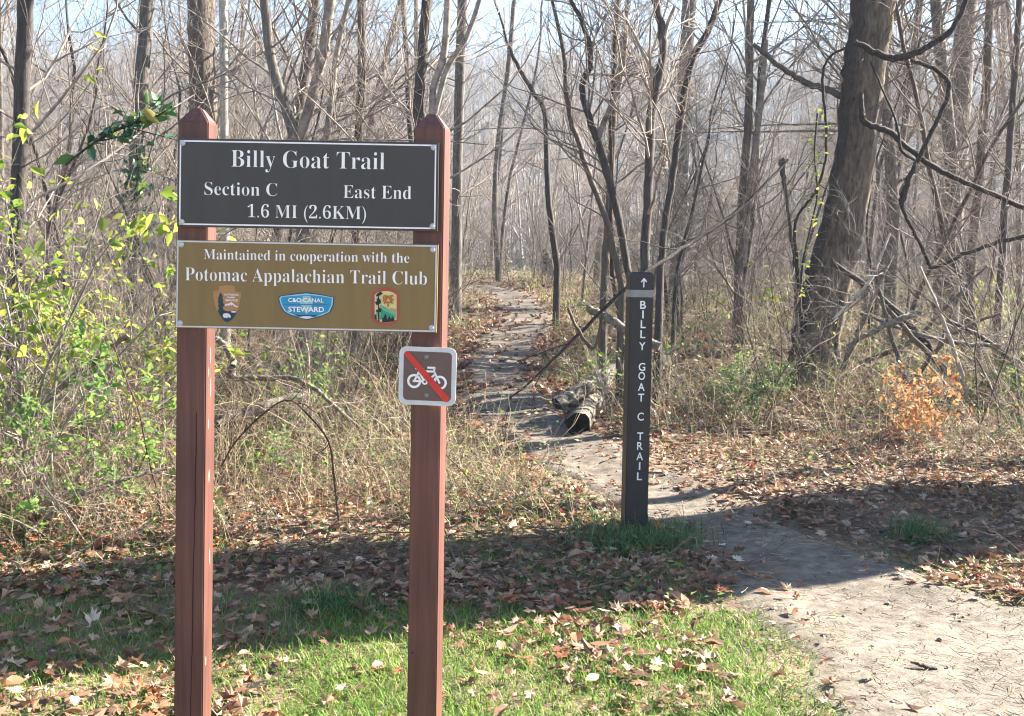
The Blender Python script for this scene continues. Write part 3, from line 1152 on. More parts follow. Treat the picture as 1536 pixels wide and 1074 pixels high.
sym = []
for c, a0, a1 in (((317, 548), 0, 360), ((612, 568), -250, 80)):
    cc = zl(*c)
    sym += [(p, 0, 0) for p in ring(cc, 70 * mm, 27 * mm, 30, -a1 if a0 else 0, -a0 if a0 else 360)]
sym += [(p, 0, 0) for p in ring(zl(440, 556), 26 * mm, 20 * mm, 18)]
for a, b in [((300, 548), (415, 551)), ((318, 550), (372, 440)), ((372, 438), (425, 535)), ((345, 480), (395, 545)), ((332, 402), (400, 408)), ((438, 436), (560, 440)), ((468, 394), (562, 396)), ((552, 396), (545, 440)),
             ((548, 440), (612, 578)), ((560, 470), (510, 512)), ((575, 500), (552, 560))]:
    sym.append((stroke(zl(*a), zl(*b), 24 * mm), 0, .3))
link("bicycle_symbol", poly_mesh("bicycle_symbol", sym, -.0014, [MAT_WHITE]), bike)
S_ = [zl(*p) for p in ((209, 218), (222, 205), (258, 206), (728, 742), (726, 768), (702, 790), (662, 786), (211, 252))]
link("slash", poly_mesh("slash", [(S_, 0, 0)], -.0032, [MAT_RED]), bike)
for p in ((457, 272), (462, 712)):
    link("bolt", bolt_mesh("bolt", zl(*p), -.0008, .0082, .007, MAT_BOLT_DARK, 8), bike)

# --- the short marker post
MP = Plane(955, 620, 6.2, 5)
mark = thing("marker_post", "waist-high dark brown square post lettered down its face beside the dirt path", "trail marker", MP.base, rz=MP.yaw)
b, t = MP(954, 800), MP(963.5, 412)
hwid = .066
zt = MP(963, 408)[1]
tilt = (t[0] - b[0]) / (t[1] - b[1])


def mp_x(z):
    return b[0] + tilt * (z - b[1])


def mloop(z, k=1.0):
    return [(mp_x(z) + sx * hwid * k, .066 + sy * hwid * k, z) for sx, sy in ((-1, -1), (1, -1), (1, 1), (-1, 1))]


import bmesh
bm = bmesh.new()
prev = None
for z, k in ((-.3, 1), (zt - .016, 1), (zt, .86)):
    cur = [bm.verts.new(p) for p in mloop(z, k)]
    if prev:
        for j in range(4):
            bm.faces.new((prev[j], prev[(j + 1) % 4], cur[(j + 1) % 4], cur[j]))
    else:
        bm.faces.new(cur[::-1])
    prev = cur
bm.faces.new(prev)
bmesh.ops.bevel(bm, geom=list(bm.edges), offset=.005, segments=2, affect="EDGES")
me = bpy.data.meshes.new("post")
bm.to_mesh(me)
bm.free()
me.materials.append(MAT_MARKER)
link("post", me, mark)
za, zb = MP(963, 446)[1], MP(963, 435)[1]
q0, q1 = mloop(za, 1.035), mloop(zb, 1.035)
link("band", box_mesh("band", q0, q1, MAT_BAND, .002), mark)
ltr = []
pxm = np.linalg.norm(MP(955, 700) - MP(955, 600)) / 100
for ch, cx, yy in [("B", 964.5, 463), ("I", 964.3, 477.3), ("L", 964.6, 492), ("L", 964.2, 507), ("Y", 963.2, 525), ("G", 962.8, 556), ("O", 962.4, 569.5), ("A", 961.8, 586), ("T", 961.6, 602), ("C", 960.8, 630.5),
                   ("T", 960.2, 660), ("R", 959.8, 674.5), ("A", 959.4, 690), ("I", 959.2, 704.5), ("L", 959, 720)]:
    V, Fs = text_verts(ch, .014)
    wpx = {"I": 2.3, "L": 7.6, "C": 9.5, "G": 10, "O": 10, "T": 9, "Y": 9.6, "A": 10}.get(ch, 8.8)
    a, b_ = MP(cx - wpx / 2, yy), MP(cx + wpx / 2, yy)
    ltr.append(((V, Fs), a, b_, 11.5 * pxm, text_verts("E", .014)[0][:, 1].max()))
link("lettering", text_mesh("lettering", ltr, -.0012, MAT_WHITE), mark)
arr = [(stroke(MP(965.5, 431), MP(966, 418.5), 1.8 * pxm), 0, 0), (stroke(MP(966, 417.6), MP(962, 423.2), 1.7 * pxm), 0, .5), (stroke(MP(966, 417.6), MP(970, 423.2), 1.7 * pxm), 0, 1)]
link("arrow", poly_mesh("arrow", arr, -.0012, [MAT_WHITE]), mark)


# ------------------------------------------------------------------ traced trees and branches
def world_line(pts, Y, k=5):
    """[(px, py, width px)] or with a depth of its own as a fourth value -> smooth points and radii."""
    A = []
    for p in pts:
        yy = p[3] if len(p) > 3 else Y
        A.append([*at(p[0], p[1], yy), p[2] * yy / F / 2])
    A = smooth_line(np.array(A), k)
    return A[:, :3], np.maximum(A[:, 3], .0012)


def traced_tree(name, label, pts, Y, bark, top=7.0, n1=14, l1=(.7, 2.2), per2=5, per3=4, sides=9, seed=1, cat="tree", twig="twig", stems=(), t0=.2, group=None, amp=.1, rmin=.0022, foliage=None):
    """Trunk through the pixels from the top down, carried on upward out of the frame and down into the ground."""
    rg = np.random.default_rng(seed)
    P, R = world_line(pts, Y)
    P, R = P[::-1], R[::-1]                    # ground up
    base = np.array([P[0, 0], P[0, 1], gz(P[0, 0], P[0, 1])])
    keep = P[:, 2] > base[2] + .05
    P, R = P[keep], R[keep]
    P = np.vstack([[base[0], base[1], base[2] - .15], P])
    R = np.concatenate([[R[0] * 1.25], R])
    if top > P[-1, 2] + .3:
        d = unit(P[-1] - P[-4])
        d = unit(d + np.array([0, 0, .6]))
        n = 12
        E, RE = grow(P[-1:], d[None], np.array([(top - P[-1, 2])]), R[-1:], n, rg, .08, .06, .25)
        P, R = np.vstack([P, E[0, 1:]]), np.concatenate([R, RE[0, 1:]])
    P[1:] += rg.normal(0, .004, P[1:].shape) * np.array([1, 1, .3])
    root = thing(name, label, cat, base, group)
    mb = MB()
    mb.add(*rough_tube(P, R, sides, rg, amp))
    link("trunk", mb.mesh("trunk", BARK[bark], base), root)
    mc = MB()
    ends = []
    crown_from(mc, P, R, top, rg, n1, l1, per2, per3, t0 * .6, rmin, ends=ends, t1=min(.98, max(t0 * .6 + .25, 6.0 / top)))
    crown_from(mc, P, R, top, rg, 4, l1, 3, 2, .55, rmin)
    for s in stems:
        Ps, Rs = world_line(s, Y)
        Ps = Ps[::-1]
        Rs = Rs[::-1]
        mc.add(*tubes(Ps[None], Rs[None], 7))
        crown_from(mc, Ps, Rs, np.linalg.norm(Ps[-1] - Ps[0]), rg, max(4, n1 // 3), (l1[0] * .6, l1[1] * .6), per2, per3, .3, rmin)
    link("crown", mc.mesh("crown", BARK[twig], base), root)
    if foliage:
        m, cnt, sz, shape, ylim = foliage
        pts_ = np.concatenate(ends)
        pts_ = pts_[pts_[:, 2] < ylim]
        pos = pts_[rg.integers(0, len(pts_), cnt)] + rg.normal(0, .015, (cnt, 3))
        ml = MB()
        leaves(ml, pos, rg.uniform(sz[0], sz[1], cnt), rg, shape, .6)
        link("foliage", ml.mesh("foliage", m, base), root)
    return root, P, R


T = traced_tree
T("straight_tree", "straight dark trunk rising out of the yellow-leaved shrub", [(40, -10, 24), (34, 120, 23), (30, 250, 22), (26, 350, 22), (22, 480, 22)], 10, "dark", 11, 12, seed=21)
T("ivy_tree", "grey trunk wrapped with dark ivy leaves below its middle", [(222, -10, 22), (214, 100, 21), (206, 200, 20), (203, 300, 19), (200, 440, 21)], 13.5, "grey", 12, 12, seed=22)
_, PV, RV = T("broad_tree", "broadest brown trunk rising behind the dark board between both sign posts", [(300, -10, 40), (302, 80, 38), (304, 170, 39), (305, 440, 42)], 15, "brown", 14, 14, seed=23, sides=14)
T("pale_tree", "whitish sunlit thin trunk close beside the broad brown trunk", [(335, -10, 13), (336, 120, 13), (338, 300, 14), (338, 440, 14)], 14, "pale", 12, 10, seed=24)
T("bowed_tree", "bowed grey trunk curving down to meet a leaning trunk behind the dark board", [(396, -10, 14), (405, 80, 14), (422, 145, 15), (440, 200, 17), (452, 300, 18), (455, 430, 20)], 12.5, "grey", 11, 12, seed=25,
  stems=([(497, -10, 15), (486, 70, 16), (472, 130, 15), (455, 190, 14), (446, 215, 12)], [(525, -10, 7), (505, 80, 9), (498, 140, 9), (485, 230, 9), (470, 320, 8)]))
T("upright_tree", "slim upright dark trunk standing midway above the dark board", [(542, -10, 12), (543, 90, 12), (539, 180, 13), (535, 300, 13), (532, 430, 14)], 13, "brown", 12, 12, seed=26)
T("forked_tree", "dark forked trunk behind the peaked top of the second sign post", [(640, -10, 15), (634, 80, 15), (628, 170, 16), (632, 300, 17), (640, 430, 19)], 11.5, "dark", 11, 12, seed=27,
  stems=([(722, -10, 6), (700, 55, 8), (672, 100, 9), (655, 160, 8), (640, 230, 8)], [(672, -10, 10), (666, 80, 11), (650, 130, 10), (648, 180, 10), (640, 270, 9)]))
T("thin_tree", "thin dark trunk with a kinked sunlit broken stub high beside the trail end", [(760, 60, 4), (775, 95, 6), (798, 135, 7.5), (817, 168, 8), (820, 240, 8), (824, 310, 9), (836, 400, 10)], 18, "dark", 7.5, 9, (.3, 1.2), seed=28)
T("wavy_sapling", "slender wavy trunk sweeping in toward the brown marker post", [(826, -10, 5), (845, 80, 6), (852, 160, 8), (866, 210, 8), (888, 275, 9), (912, 340, 9), (932, 430, 9)], 11, "brown", 9, 12, (.5, 1.5), seed=29)
T("zigzag_tree", "dark zigzag trunk leaning in behind the grey band of the marker post", [(850, -10, 5), (872, 30, 7), (884, 70, 8.5), (884, 100, 9), (872, 130, 9), (884, 178, 10), (898, 220, 11), (918, 285, 11), (934, 360, 11), (946, 430, 11)], 10.5, "dark", 9, 12, (.5, 1.6), seed=30,
  stems=([(940, 20, 5), (936, 80, 8), (925, 140, 9), (905, 185, 9), (893, 220, 9)],))
T("reddish_tree", "reddish-brown upright trunk crossing the zigzag trunk near the marker post", [(927, -10, 9), (922, 90, 10), (919, 200, 10), (914, 300, 11), (906, 440, 12)], 12.2, "brown", 10, 12, (.5, 1.7), seed=31)
T("black_tree", "darkest slender trunk rising straight above the brown marker post", [(980, -10, 11), (992, 45, 12), (994, 85, 13), (984, 130, 14), (976, 180, 14), (974, 250, 14), (970, 330, 14), (964, 450, 15)], 9.6, "dark", 10, 14, (.6, 1.9), seed=32,
  stems=([(918, 0, 3), (945, 40, 4), (965, 80, 5), (978, 105, 6), (986, 130, 7)], [(1012, 10, 5), (1000, 40, 6), (994, 75, 7)]))
T("curved_tree", "long curved trunk bending over beside the darkest slender trunk", [(1084, -10, 8), (1060, 50, 10), (1038, 90, 11), (1022, 170, 11), (1010, 260, 10), (1000, 320, 10), (990, 400, 11)], 10.8, "dark", 9, 12, (.5, 1.6), seed=33)
T("hazy_tree", "wide pale-grey trunk far behind the curved trunk", [(1034, -10, 22), (1030, 80, 22), (1024, 180, 22), (1020, 300, 23), (1016, 410, 24)], 22, "grey", 14, 12, seed=34)
T("twin_tree", "mossy brown double trunk midway between marker post and leaning old tree", [(1125, -10, 10), (1124, 100, 11), (1121, 200, 12), (1113, 300, 12), (1108, 430, 14)], 14.5, "brown", 11, 14, seed=35, stems=([(1150, 60, 7), (1138, 180, 9), (1124, 290, 10), (1114, 400, 11)],))
T("slanted_tree", "thin slanted trunk just beyond the foot of the leaning old tree", [(1382, -10, 9), (1362, 150, 10), (1340, 300, 11), (1310, 470, 12)], 17, "grey", 10, 10, seed=36)
T("edge_tree", "reddish-brown trunk beyond the hanging vine loop, straightest there", [(1486, -10, 12), (1480, 120, 13), (1470, 250, 13), (1452, 440, 15)], 15, "brown", 12, 12, seed=37)
T("outer_tree", "slim dark trunk at the outermost edge beyond the vine loop", [(1530, -10, 9), (1522, 120, 10), (1512, 260, 10), (1500, 430, 11)], 13, "dark", 11, 12, seed=38)
T("mid_tree", "grey trunk standing over the far bend of the trail", [(694, -10, 15), (690, 120, 15), (686, 260, 15), (684, 420, 17)], 19, "grey", 13, 12, seed=39)
T("double_bend_tree", "spindly grey trunk with two bends over the trail's far verge", [(772, -10, 6), (760, 120, 7), (746, 220, 7), (742, 320, 8), (748, 420, 9)], 30, "grey", 10, 12, (.5, 1.6), seed=40)

# the old leaning tree
old_pts = [(1316, -30, 62), (1306, 60, 58), (1299, 130, 53), (1294, 186, 49), (1282, 270, 48), (1272, 330, 48), (1261, 380, 50), (1243, 450, 55), (1229, 510, 64), (1218, 572, 84)]
old_root, PO, RO = T("old_tree", "stout leaning old tree with peeling furrowed bark and dark vines up its side", old_pts, 12.2, "big", 15, 5, (.6, 1.6), seed=50, sides=30, amp=.14, t0=.9)


def traced_branch(name, label, pts, Y, bark, cat="branch", sides=7, seed=1, twigs=0, l1=(.2, .7), amp=.12, group=None, sub=("twig",), to_ground=False, mesh_name=None):
    rg = np.random.default_rng(seed)
    P, R = world_line(pts, Y, 6)
    if bark == "vine" and amp < .2:
        R = R * .78
    P[1:-1] += rg.normal(0, .25, P[1:-1].shape) * R[1:-1, None] * .8
    base = P[np.argmin(P[:, 2])].copy()
    mb = MB()
    V, q = rough_tube(P, R, sides, rg, amp)
    mb.add(V, q)
    n = len(P)
    for ring_, pt in ((np.arange(sides), P[0]), (np.arange(sides) + (n - 1) * sides, P[-1])):
        cv = np.vstack([V[ring_], pt])
        mb.add(cv, np.array([[k, (k + 1) % sides, sides] for k in range(sides)]), 1 if cat == "log" else 0)
    if twigs:
        root = thing(name, label, cat, base, group)
        link("limb", mb.mesh("limb", [BARK[bark], MAT_CRACK] if cat == "log" else BARK[bark], base), root)
        for _ in range(twigs):
            mc = MB()
            crown_from(mc, P, R, 1.0, rg, 1, l1, 4, 3, .08, .0016, up=.02)
            link("twig", mc.mesh("twig", BARK[bark if bark in ("vine", "cane") else "twig"], base), root)
        return root
    return tag(link(name, mb.mesh(name, [BARK[bark], MAT_CRACK] if cat == "log" else BARK[bark], base), None, base), label, cat, group)


B = traced_branch
yo = 11.98
B("vine", "thick dark shaggy vine climbing the shaded side of the old tree", [(1288, -20, 17, yo), (1279, 60, 17, yo), (1270, 130, 16, yo), (1265, 190, 15, yo), (1252, 270, 15, yo), (1240, 330, 15, yo), (1224, 390, 16, yo), (1208, 450, 17, yo), (1197, 510, 20, yo), (1188, 572, 25, yo)], yo, "vine", "vine", 14, 61, 10, (.1, .35), amp=.22)
B("vine", "dark vine drooping from the old tree out past the picture edge", [(1292, 140, 9), (1292, 170, 11), (1300, 186, 12), (1330, 196, 12), (1362, 222, 10), (1400, 250, 11), (1440, 270, 10), (1490, 292, 10), (1570, 325, 10)], 11.5, "vine", "vine", 8, 62, 8, (.2, .7))
B("vine", "dark vine arching up from the old tree into the open sky", [(1282, 62, 10), (1310, 78, 13), (1345, 87, 14), (1380, 76, 12), (1412, 58, 11), (1436, 32, 10), (1452, -10, 9)], 11.4, "vine", "vine", 8, 63, 8, (.2, .8))
B("vine", "looping dark vine hanging in a big hook down toward the brush", [(1366, 90, 7), (1400, 102, 8), (1421, 122, 9), (1420, 148, 9), (1402, 188, 8), (1382, 230, 8), (1366, 262, 9), (1356, 292, 14), (1354, 312, 8), (1370, 345, 7), (1386, 378, 7), (1396, 402, 8)], 11.3, "vine", "vine", 8, 64, 5, (.15, .5))
B("vine", "low dark vine sweeping from the hook tip toward the picture edge", [(1396, 402, 8), (1420, 394, 7), (1450, 380, 8), (1490, 366, 8), (1570, 346, 9)], 11.3, "vine", "vine", 8, 65, 4, (.15, .5))
B("vine", "thin hanging vine looping outward on the path side of the old tree", [(1268, 72, 5), (1246, 84, 5), (1234, 112, 5), (1238, 170, 5), (1240, 215, 5), (1235, 255, 5), (1222, 290, 6), (1200, 318, 6), (1192, 345, 6), (1196, 400, 7), (1200, 470, 7)], 11.4, "vine", "vine", 7, 66, 5, (.2, .6))
B("vine", "straight thin vine crossing behind the drooping vines", [(1306, 92, 4), (1322, 130, 4), (1345, 185, 5), (1352, 225, 6), (1372, 240, 5)], 11.35, "vine", "vine", 6, 67)
B("dead_limb", "dead grey limb jutting from the old tree toward the marker post", [(1290, 150, 12), (1240, 135, 10), (1200, 118, 9), (1165, 95, 8), (1130, 66, 6)], 12.1, "grey", "branch", 8, 68, 6, (.3, 1.0))
B("snag", "dark broken snag standing in front of the old tree's path side", [(1172, 240, 10), (1174, 262, 8), (1180, 300, 4.5), (1186, 350, 5), (1194, 420, 5.5), (1196, 500, 6)], 11.6, "dark", "snag", 8, 69, 7, (.2, .7))
B("leaning_branch", "long dark dead branch leaning across behind the marker post", [(1182, 240, 5, 10.4), (1140, 285, 6, 10.2), (1088, 330, 8, 10), (1040, 362, 8, 9.8), (985, 398, 8.5, 9.5), (930, 440, 8, 9.3), (880, 490, 7, 9.2), (835, 535, 6, 9.1), (790, 578, 4, 9.0), (760, 600, 3, 9)], 9.5, "vine", "branch", 8, 70, 10, (.2, .8))  # dark vine bark puts this branch's backlit shade into its colour
B("stub_branch", "short dark stick crossing the leaning branch", [(852, 462, 5), (862, 485, 5), (878, 512, 6), (893, 520, 5), (905, 470, 4)], 9.0, "brown", "branch", 6, 71)
B("grey_limb", "pale grey broken limb lying against the marker post", [(882, 462, 11, 9.6), (905, 474, 13, 9.5), (935, 492, 14, 9.4), (990, 520, 13, 9.3)], 9.5, "log", "branch", 9, 72)
# the rotten log beside the path
ln = []
for px, py, wd in ((1010, 532, 24), (965, 545, 25), (925, 552, 26), (905, 568, 28), (892, 592, 30), (880, 615, 34), (868, 636, 37)):
    g_ = ground(px, py + wd * .42)
    ln.append((px, py, wd, g_[1]))
lo = B("rotten_log", "rotten curved grey log lying beside the path with a dark hollow end", ln, 9, "log", "log", 24, 73, 9, (.15, .5), amp=.10)
B("broken_log", "short dark broken log wedged behind the rotten curved log", [(835, 606, 20, 9.6), (855, 596, 24, 9.7), (880, 580, 25, 9.9), (905, 565, 22, 10.1)], 9.7, "log", "log", 20, 74, 5, (.15, .5), amp=.12)
# hollow end of the rotten log
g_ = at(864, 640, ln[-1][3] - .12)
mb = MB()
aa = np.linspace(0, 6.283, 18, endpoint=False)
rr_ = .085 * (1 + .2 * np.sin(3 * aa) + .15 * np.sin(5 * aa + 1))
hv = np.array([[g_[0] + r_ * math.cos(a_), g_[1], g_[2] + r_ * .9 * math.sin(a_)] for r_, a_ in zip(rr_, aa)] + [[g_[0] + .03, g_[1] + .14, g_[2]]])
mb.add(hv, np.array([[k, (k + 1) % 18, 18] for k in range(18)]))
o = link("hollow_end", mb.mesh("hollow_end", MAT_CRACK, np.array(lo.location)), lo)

B("bare_branch", "crooked sunlit bare branch behind the gap between both sign posts", [(318, 508, 9), (332, 512, 9), (344, 530, 10), (350, 545, 10), (344, 562, 10), (360, 567, 9), (400, 567, 8), (438, 567, 7), (475, 585, 7), (505, 612, 6), (540, 642, 5)], 7.4, "log", "branch", 8, 75, 9, (.15, .6))
B("arched_cane", "dark red bramble cane arching over between both sign posts", [(332, 700, 2.5), (352, 665, 2.8), (384, 630, 3), (425, 601, 2.6), (452, 612, 2.8), (492, 662, 3), (501, 720, 3), (508, 790, 2.6), (512, 845, 2.4)], 6.0, "cane", "bramble", 6, 76, 8, (.1, .3))
B("long_cane", "long dark bramble cane slanting down in front of the shrubs", [(168, 510, 2), (186, 560, 2.3), (209, 620, 2.6), (221, 680, 2.6), (238, 750, 2.8), (246, 810, 2.8)], 5.9, "cane", "bramble", 6, 77, 7, (.1, .3))
B("sunlit_log", "short bleached log lying in sunlight beyond the arched cane", [(322, 640, 20, 7.9), (345, 628, 24, 8.0), (372, 622, 20, 8.1), (410, 604, 14, 8.3), (460, 590, 10, 8.5)], 8.0, "log", "log", 12, 78)
B("bent_root", "dark bent root humped over the leaves beside the sign post", [(142, 902, 9), (150, 886, 12), (165, 879, 14), (188, 886, 14), (206, 896, 13), (226, 912, 11)], 4.95, "dark", "root", 10, 79)
B("slanted_branch", "sunlit grey branch slanting through the yellow-leaved shrub", [(192, 503, 8), (160, 528, 9), (125, 556, 10), (92, 580, 11), (60, 610, 9), (20, 650, 8)], 6.6, "log", "branch", 8, 80, 5, (.2, .6))
B("ground_stick", "thin stick lying on shaded leaves between the sign posts", [(318, 902, 3.5, 4.95), (360, 895, 4, 5.0), (410, 886, 4, 5.05), (470, 876, 3, 5.15)], 5.0, "dark", "stick", 6, 81)
B("pale_branch", "pale dead branch lying on the brush before the shrubs", [(40, 800, 5, 5.6), (90, 760, 7, 5.8), (140, 735, 8, 5.9), (200, 715, 7, 6.0), (250, 703, 5, 6.1)], 6.0, "log", "branch", 7, 82, 4, (.15, .5))
gs_ = ground(826, 414)[1]
B("dark_stump", "small dark split stump where the trail fades into the trees", [(818, 376, 8), (820, 388, 15), (824, 402, 18), (826, 417, 22)], gs_, "dark", "stump", 10, 83, amp=.25)
B("path_stick", "small dark curved stick lying on the sunlit bare path", [(1366, 992, 3, 4.12), (1380, 997, 6, 4.1), (1394, 1002, 6, 4.09), (1406, 1003, 4, 4.09)], 4.1, "dark", "stick", 6, 84)
# brush pile beside the old tree
rb = np.random.default_rng(90)
for k, (a, b2, wd, yy, bark) in enumerate([((1252, 395), (1420, 560), 12, 11.3, "dark"), ((1300, 430), (1470, 600), 9, 11.0, "brown"), ((1340, 380), (1262, 560), 8, 10.9, "log"), ((1290, 470), (1500, 520), 7, 11.2, "grey"), ((1380, 400), (1450, 590), 6, 10.8, "pale"),
                                           ((1440, 440), (1290, 545), 7, 11.4, "brown"), ((1310, 400), (1360, 580), 7, 10.9, "grey"), ((1420, 480), (1536, 560), 8, 11.5, "dark"), ((1270, 520), (1380, 470), 9, 10.7, "log"), ((1480, 400), (1400, 540), 5, 11.6, "grey"),
                                           ((1335, 350), (1250, 480), 5, 11.0, "pale"), ((1500, 470), (1360, 585), 6, 11.0, "brown")]):
    m_ = ((a[0] + b2[0]) / 2 + rb.normal(0, 8), (a[1] + b2[1]) / 2 + rb.normal(0, 12))
    B("fallen_branch", "dead branch tangled in the brush pile beside the old tree", [(*a, wd * .6), (*m_, wd), (*b2, wd * 1.1)], yy, bark, "branch", 7, 100 + k, 5, (.25, .8), group="branches of the brush pile")


# ------------------------------------------------------------------ leafy shrubs
def shrub(name, label, X0, Y0, n, H, spread, mat, cnt, sz, shape, seed, cat="shrub", twig="twig", per=(3, 4, 3), zmin=.0, lean=0.0, group=None):
    rg = np.random.default_rng(seed)
    base = np.array([X0, Y0, gz(X0, Y0)])
    root = thing(name, label, cat, base, group)
    S = np.repeat(base[None], n, 0) + np.concatenate([rg.normal(0, .08, (n, 2)), np.full((n, 1), -.05)], 1)
    D = np.concatenate([rg.normal(0, spread, (n, 2)) + [lean, 0], np.ones((n, 1))], 1)
    L = rg.uniform(.7, 1.05, n) * H
    P, R = grow(S, D, L, rg.uniform(.004, .008, n) * H / 1.5, 10, rg, .09, .0, .25)
    mb = MB()
    mb.add(*tubes(P, R, 6))
    link("stem", mb.mesh("stem", BARK[twig], base), root)
    mc = MB()
    S, D, L1, R1 = kids(P, R, L, per[0] * 3, rg, .2, .97, (30, 70), (.25, .5), (.4, .6), .002)
    P1, R1 = grow(S, D, L1, R1, 6, rg, .14, .0)
    mc.add(*tubes(P1, R1, 4))
    S, D, L2, R2 = kids(P1, R1, L1, per[1], rg, .15, .97, (25, 60), (.35, .6), (.5, .7), .0013)
    P2, R2 = grow(S, D, L2, R2, 5, rg, .16, -.03)
    mc.add(*tubes(P2, R2, 3))
    link("twig", mc.mesh("twig", BARK[twig], base), root)
    pts_ = np.concatenate([P1[:, 2:].reshape(-1, 3), P2[:, 1:].reshape(-1, 3), P2[:, 3:].reshape(-1, 3)])
    pts_ = pts_[pts_[:, 2] > base[2] + zmin]
    # leaves gather in sprays
    cl_ = clump(pts_[:, 0], pts_[:, 2], 6.0, seed)
    pr_ = np.clip(cl_, .03, 1) ** 2
    pick_ = rg.choice(len(pts_), cnt, p=pr_ / pr_.sum())
    pos = pts_[pick_] + rg.normal(0, .014, (cnt, 3))
    ml = MB()
    leaves(ml, pos, rg.uniform(sz[0], sz[1], cnt), rg, shape, .7, (.3, 1.6), droop=-.5)
    link("foliage", ml.mesh("foliage", mat, base), root)
    return root


def at_g(px, Y):
    """World x of pixel column px on the ground at depth Y."""
    d = ray(px, 700)
    return EYE[0] + d[0] / d[1] * Y


shrub("leafy_shrub", "tallest yellow-leaved shrub, its big leaves in front of the straight dark trunk", at_g(50, 6.3), 6.3, 7, 2.75, .2, MAT_YELLOW, 440, (.05, .11), OVATE, 201)
shrub("leafy_shrub", "broad yellow-green shrub close against the sign post's outer side", at_g(175, 6.7), 6.7, 8, 1.95, .28, MAT_YELLOW, 620, (.03, .07), OVATE, 202)
shrub("leafy_shrub", "fresh green small-leaved shrub low in front of the slanting branch", at_g(70, 6.15), 6.15, 8, 1.15, .35, MAT_GREEN, 1300, (.025, .06), OVATE, 203)
shrub("leafy_shrub", "dense yellow shrub behind the slanting branch", at_g(10, 7.5), 7.5, 8, 2.0, .3, MAT_YELLOW, 650, (.035, .07), OVATE, 204)
shrub("leafy_shrub", "low green shrub at the foot of the pale dead branch", at_g(120, 5.75), 5.75, 9, .8, .45, MAT_GREEN, 700, (.02, .05), OVATE, 212)
shrub("leafy_shrub", "low yellow-green bush spreading beneath the arched cane's far side", at_g(420, 7.2), 7.2, 9, .6, .5, MAT_GREEN, 420, (.02, .045), OVATE, 213)
shrub("leafy_shrub", "dark green honeysuckle mound between marker post and old tree", at_g(1060, 10.2), 10.2, 14, .8, .55, MAT_HERB, 1500, (.02, .05), OVATE, 214)
shrub("leafy_shrub", "green honeysuckle mound at the foot of the old tree", at_g(1150, 11), 11, 12, .65, .6, MAT_HERB, 1200, (.02, .05), OVATE, 215)
shrub("leafy_shrub", "green honeysuckle mound past the orange sapling at the picture edge", at_g(1520, 10.6), 10.6, 12, .6, .6, MAT_HERB, 900, (.02, .05), OVATE, 216)
shrub("leafy_shrub", "sparse green shrub seen between the sign posts", at_g(480, 8.4), 8.4, 6, 1.0, .35, MAT_GREEN, 420, (.025, .05), OVATE, 205)
shrub("leafy_shrub", "thin twiggy shrub with few pale yellow leaves beside the first sign post", at_g(225, 8.2), 8.2, 7, 1.4, .3, MAT_YELLOW, 420, (.03, .065), OVATE, 206)
yo_ = float(ground(1372, 668)[1])
shrub("orange_sapling", "small sapling holding bright orange dry leaves near the old tree", at_g(1362, yo_), yo_, 9, .85, .36, MAT_ORANGE, 900, (.03, .065), OVATE, 207, "sapling")
shrub("leafy_shrub", "yellow-leaved shrub low in the trees beyond the brush pile", at_g(1500, 15), 15, 6, 1.3, .35, MAT_YELLOW, 260, (.05, .09), OVATE, 208)
shrub("leafy_shrub", "tiny yellow-leaved shrub beyond the leaning dead branch", at_g(1140, 14), 14, 4, 1.35, .15, MAT_YELLOW, 70, (.05, .1), OVATE, 209)
shrub("leafy_shrub", "low green shrub leaning on the marker post's far side", at_g(905, 9.8), 9.8, 5, .85, .25, MAT_GREEN, 110, (.03, .055), OVATE, 210)

# dark evergreen vine and ivy
rg = np.random.default_rng(300)
P, R = world_line([(98, 248, 3), (130, 222, 4), (165, 200, 4), (200, 185, 4), (232, 176, 3), (258, 160, 3)], 5.7, 6)
base = P[0].copy()
root = thing("evergreen_vine", "dark glossy-leaved vine spray hanging above the yellow shrub", "vine", base)
mb = MB()
mb.add(*tubes(P[None], R[None], 5))
S, D, L1, R1 = kids(P[None], R[None], np.array([1.0]), 12, rg, .05, 1, (30, 80), (.15, .4), (.5, .8), .0015)
P1, R1 = grow(S, D, L1, R1, 5, rg, .2, -.08)
mb.add(*tubes(P1, R1, 4))
link("stem", mb.mesh("stem", BARK["vine"], base), root)
pts_ = np.concatenate([P1.reshape(-1, 3), P])
pos = pts_[rg.integers(0, len(pts_), 60)] + rg.normal(0, .02, (60, 3))
ml = MB()
leaves(ml, pos, rg.uniform(.05, .11, 60), rg, OVATE, .6, droop=-.6)
link("foliage", ml.mesh("foliage", MAT_EVER, base), root)

P, R = world_line([(204, 215, 3), (208, 260, 3), (200, 300, 4), (204, 350, 4), (198, 440, 5)], 13.25, 6)
base = P[-1].copy()
root = thing("ivy", "dark ivy climbing the grey trunk behind the yellow shrub", "ivy", base)
mb = MB()
mb.add(*tubes(P[None], R[None], 5))
link("stem", mb.mesh("stem", BARK["vine"], base), root)
pos = P[rg.integers(2, len(P) - 4, 190)] + rg.normal(0, 1, (190, 3)) * np.array([.09, .06, .1])
ml = MB()
leaves(ml, pos, rg.uniform(.07, .13, 190), rg, OVATE, .6, droop=1.1)
link("foliage", ml.mesh("foliage", MAT_EVER, base), root)
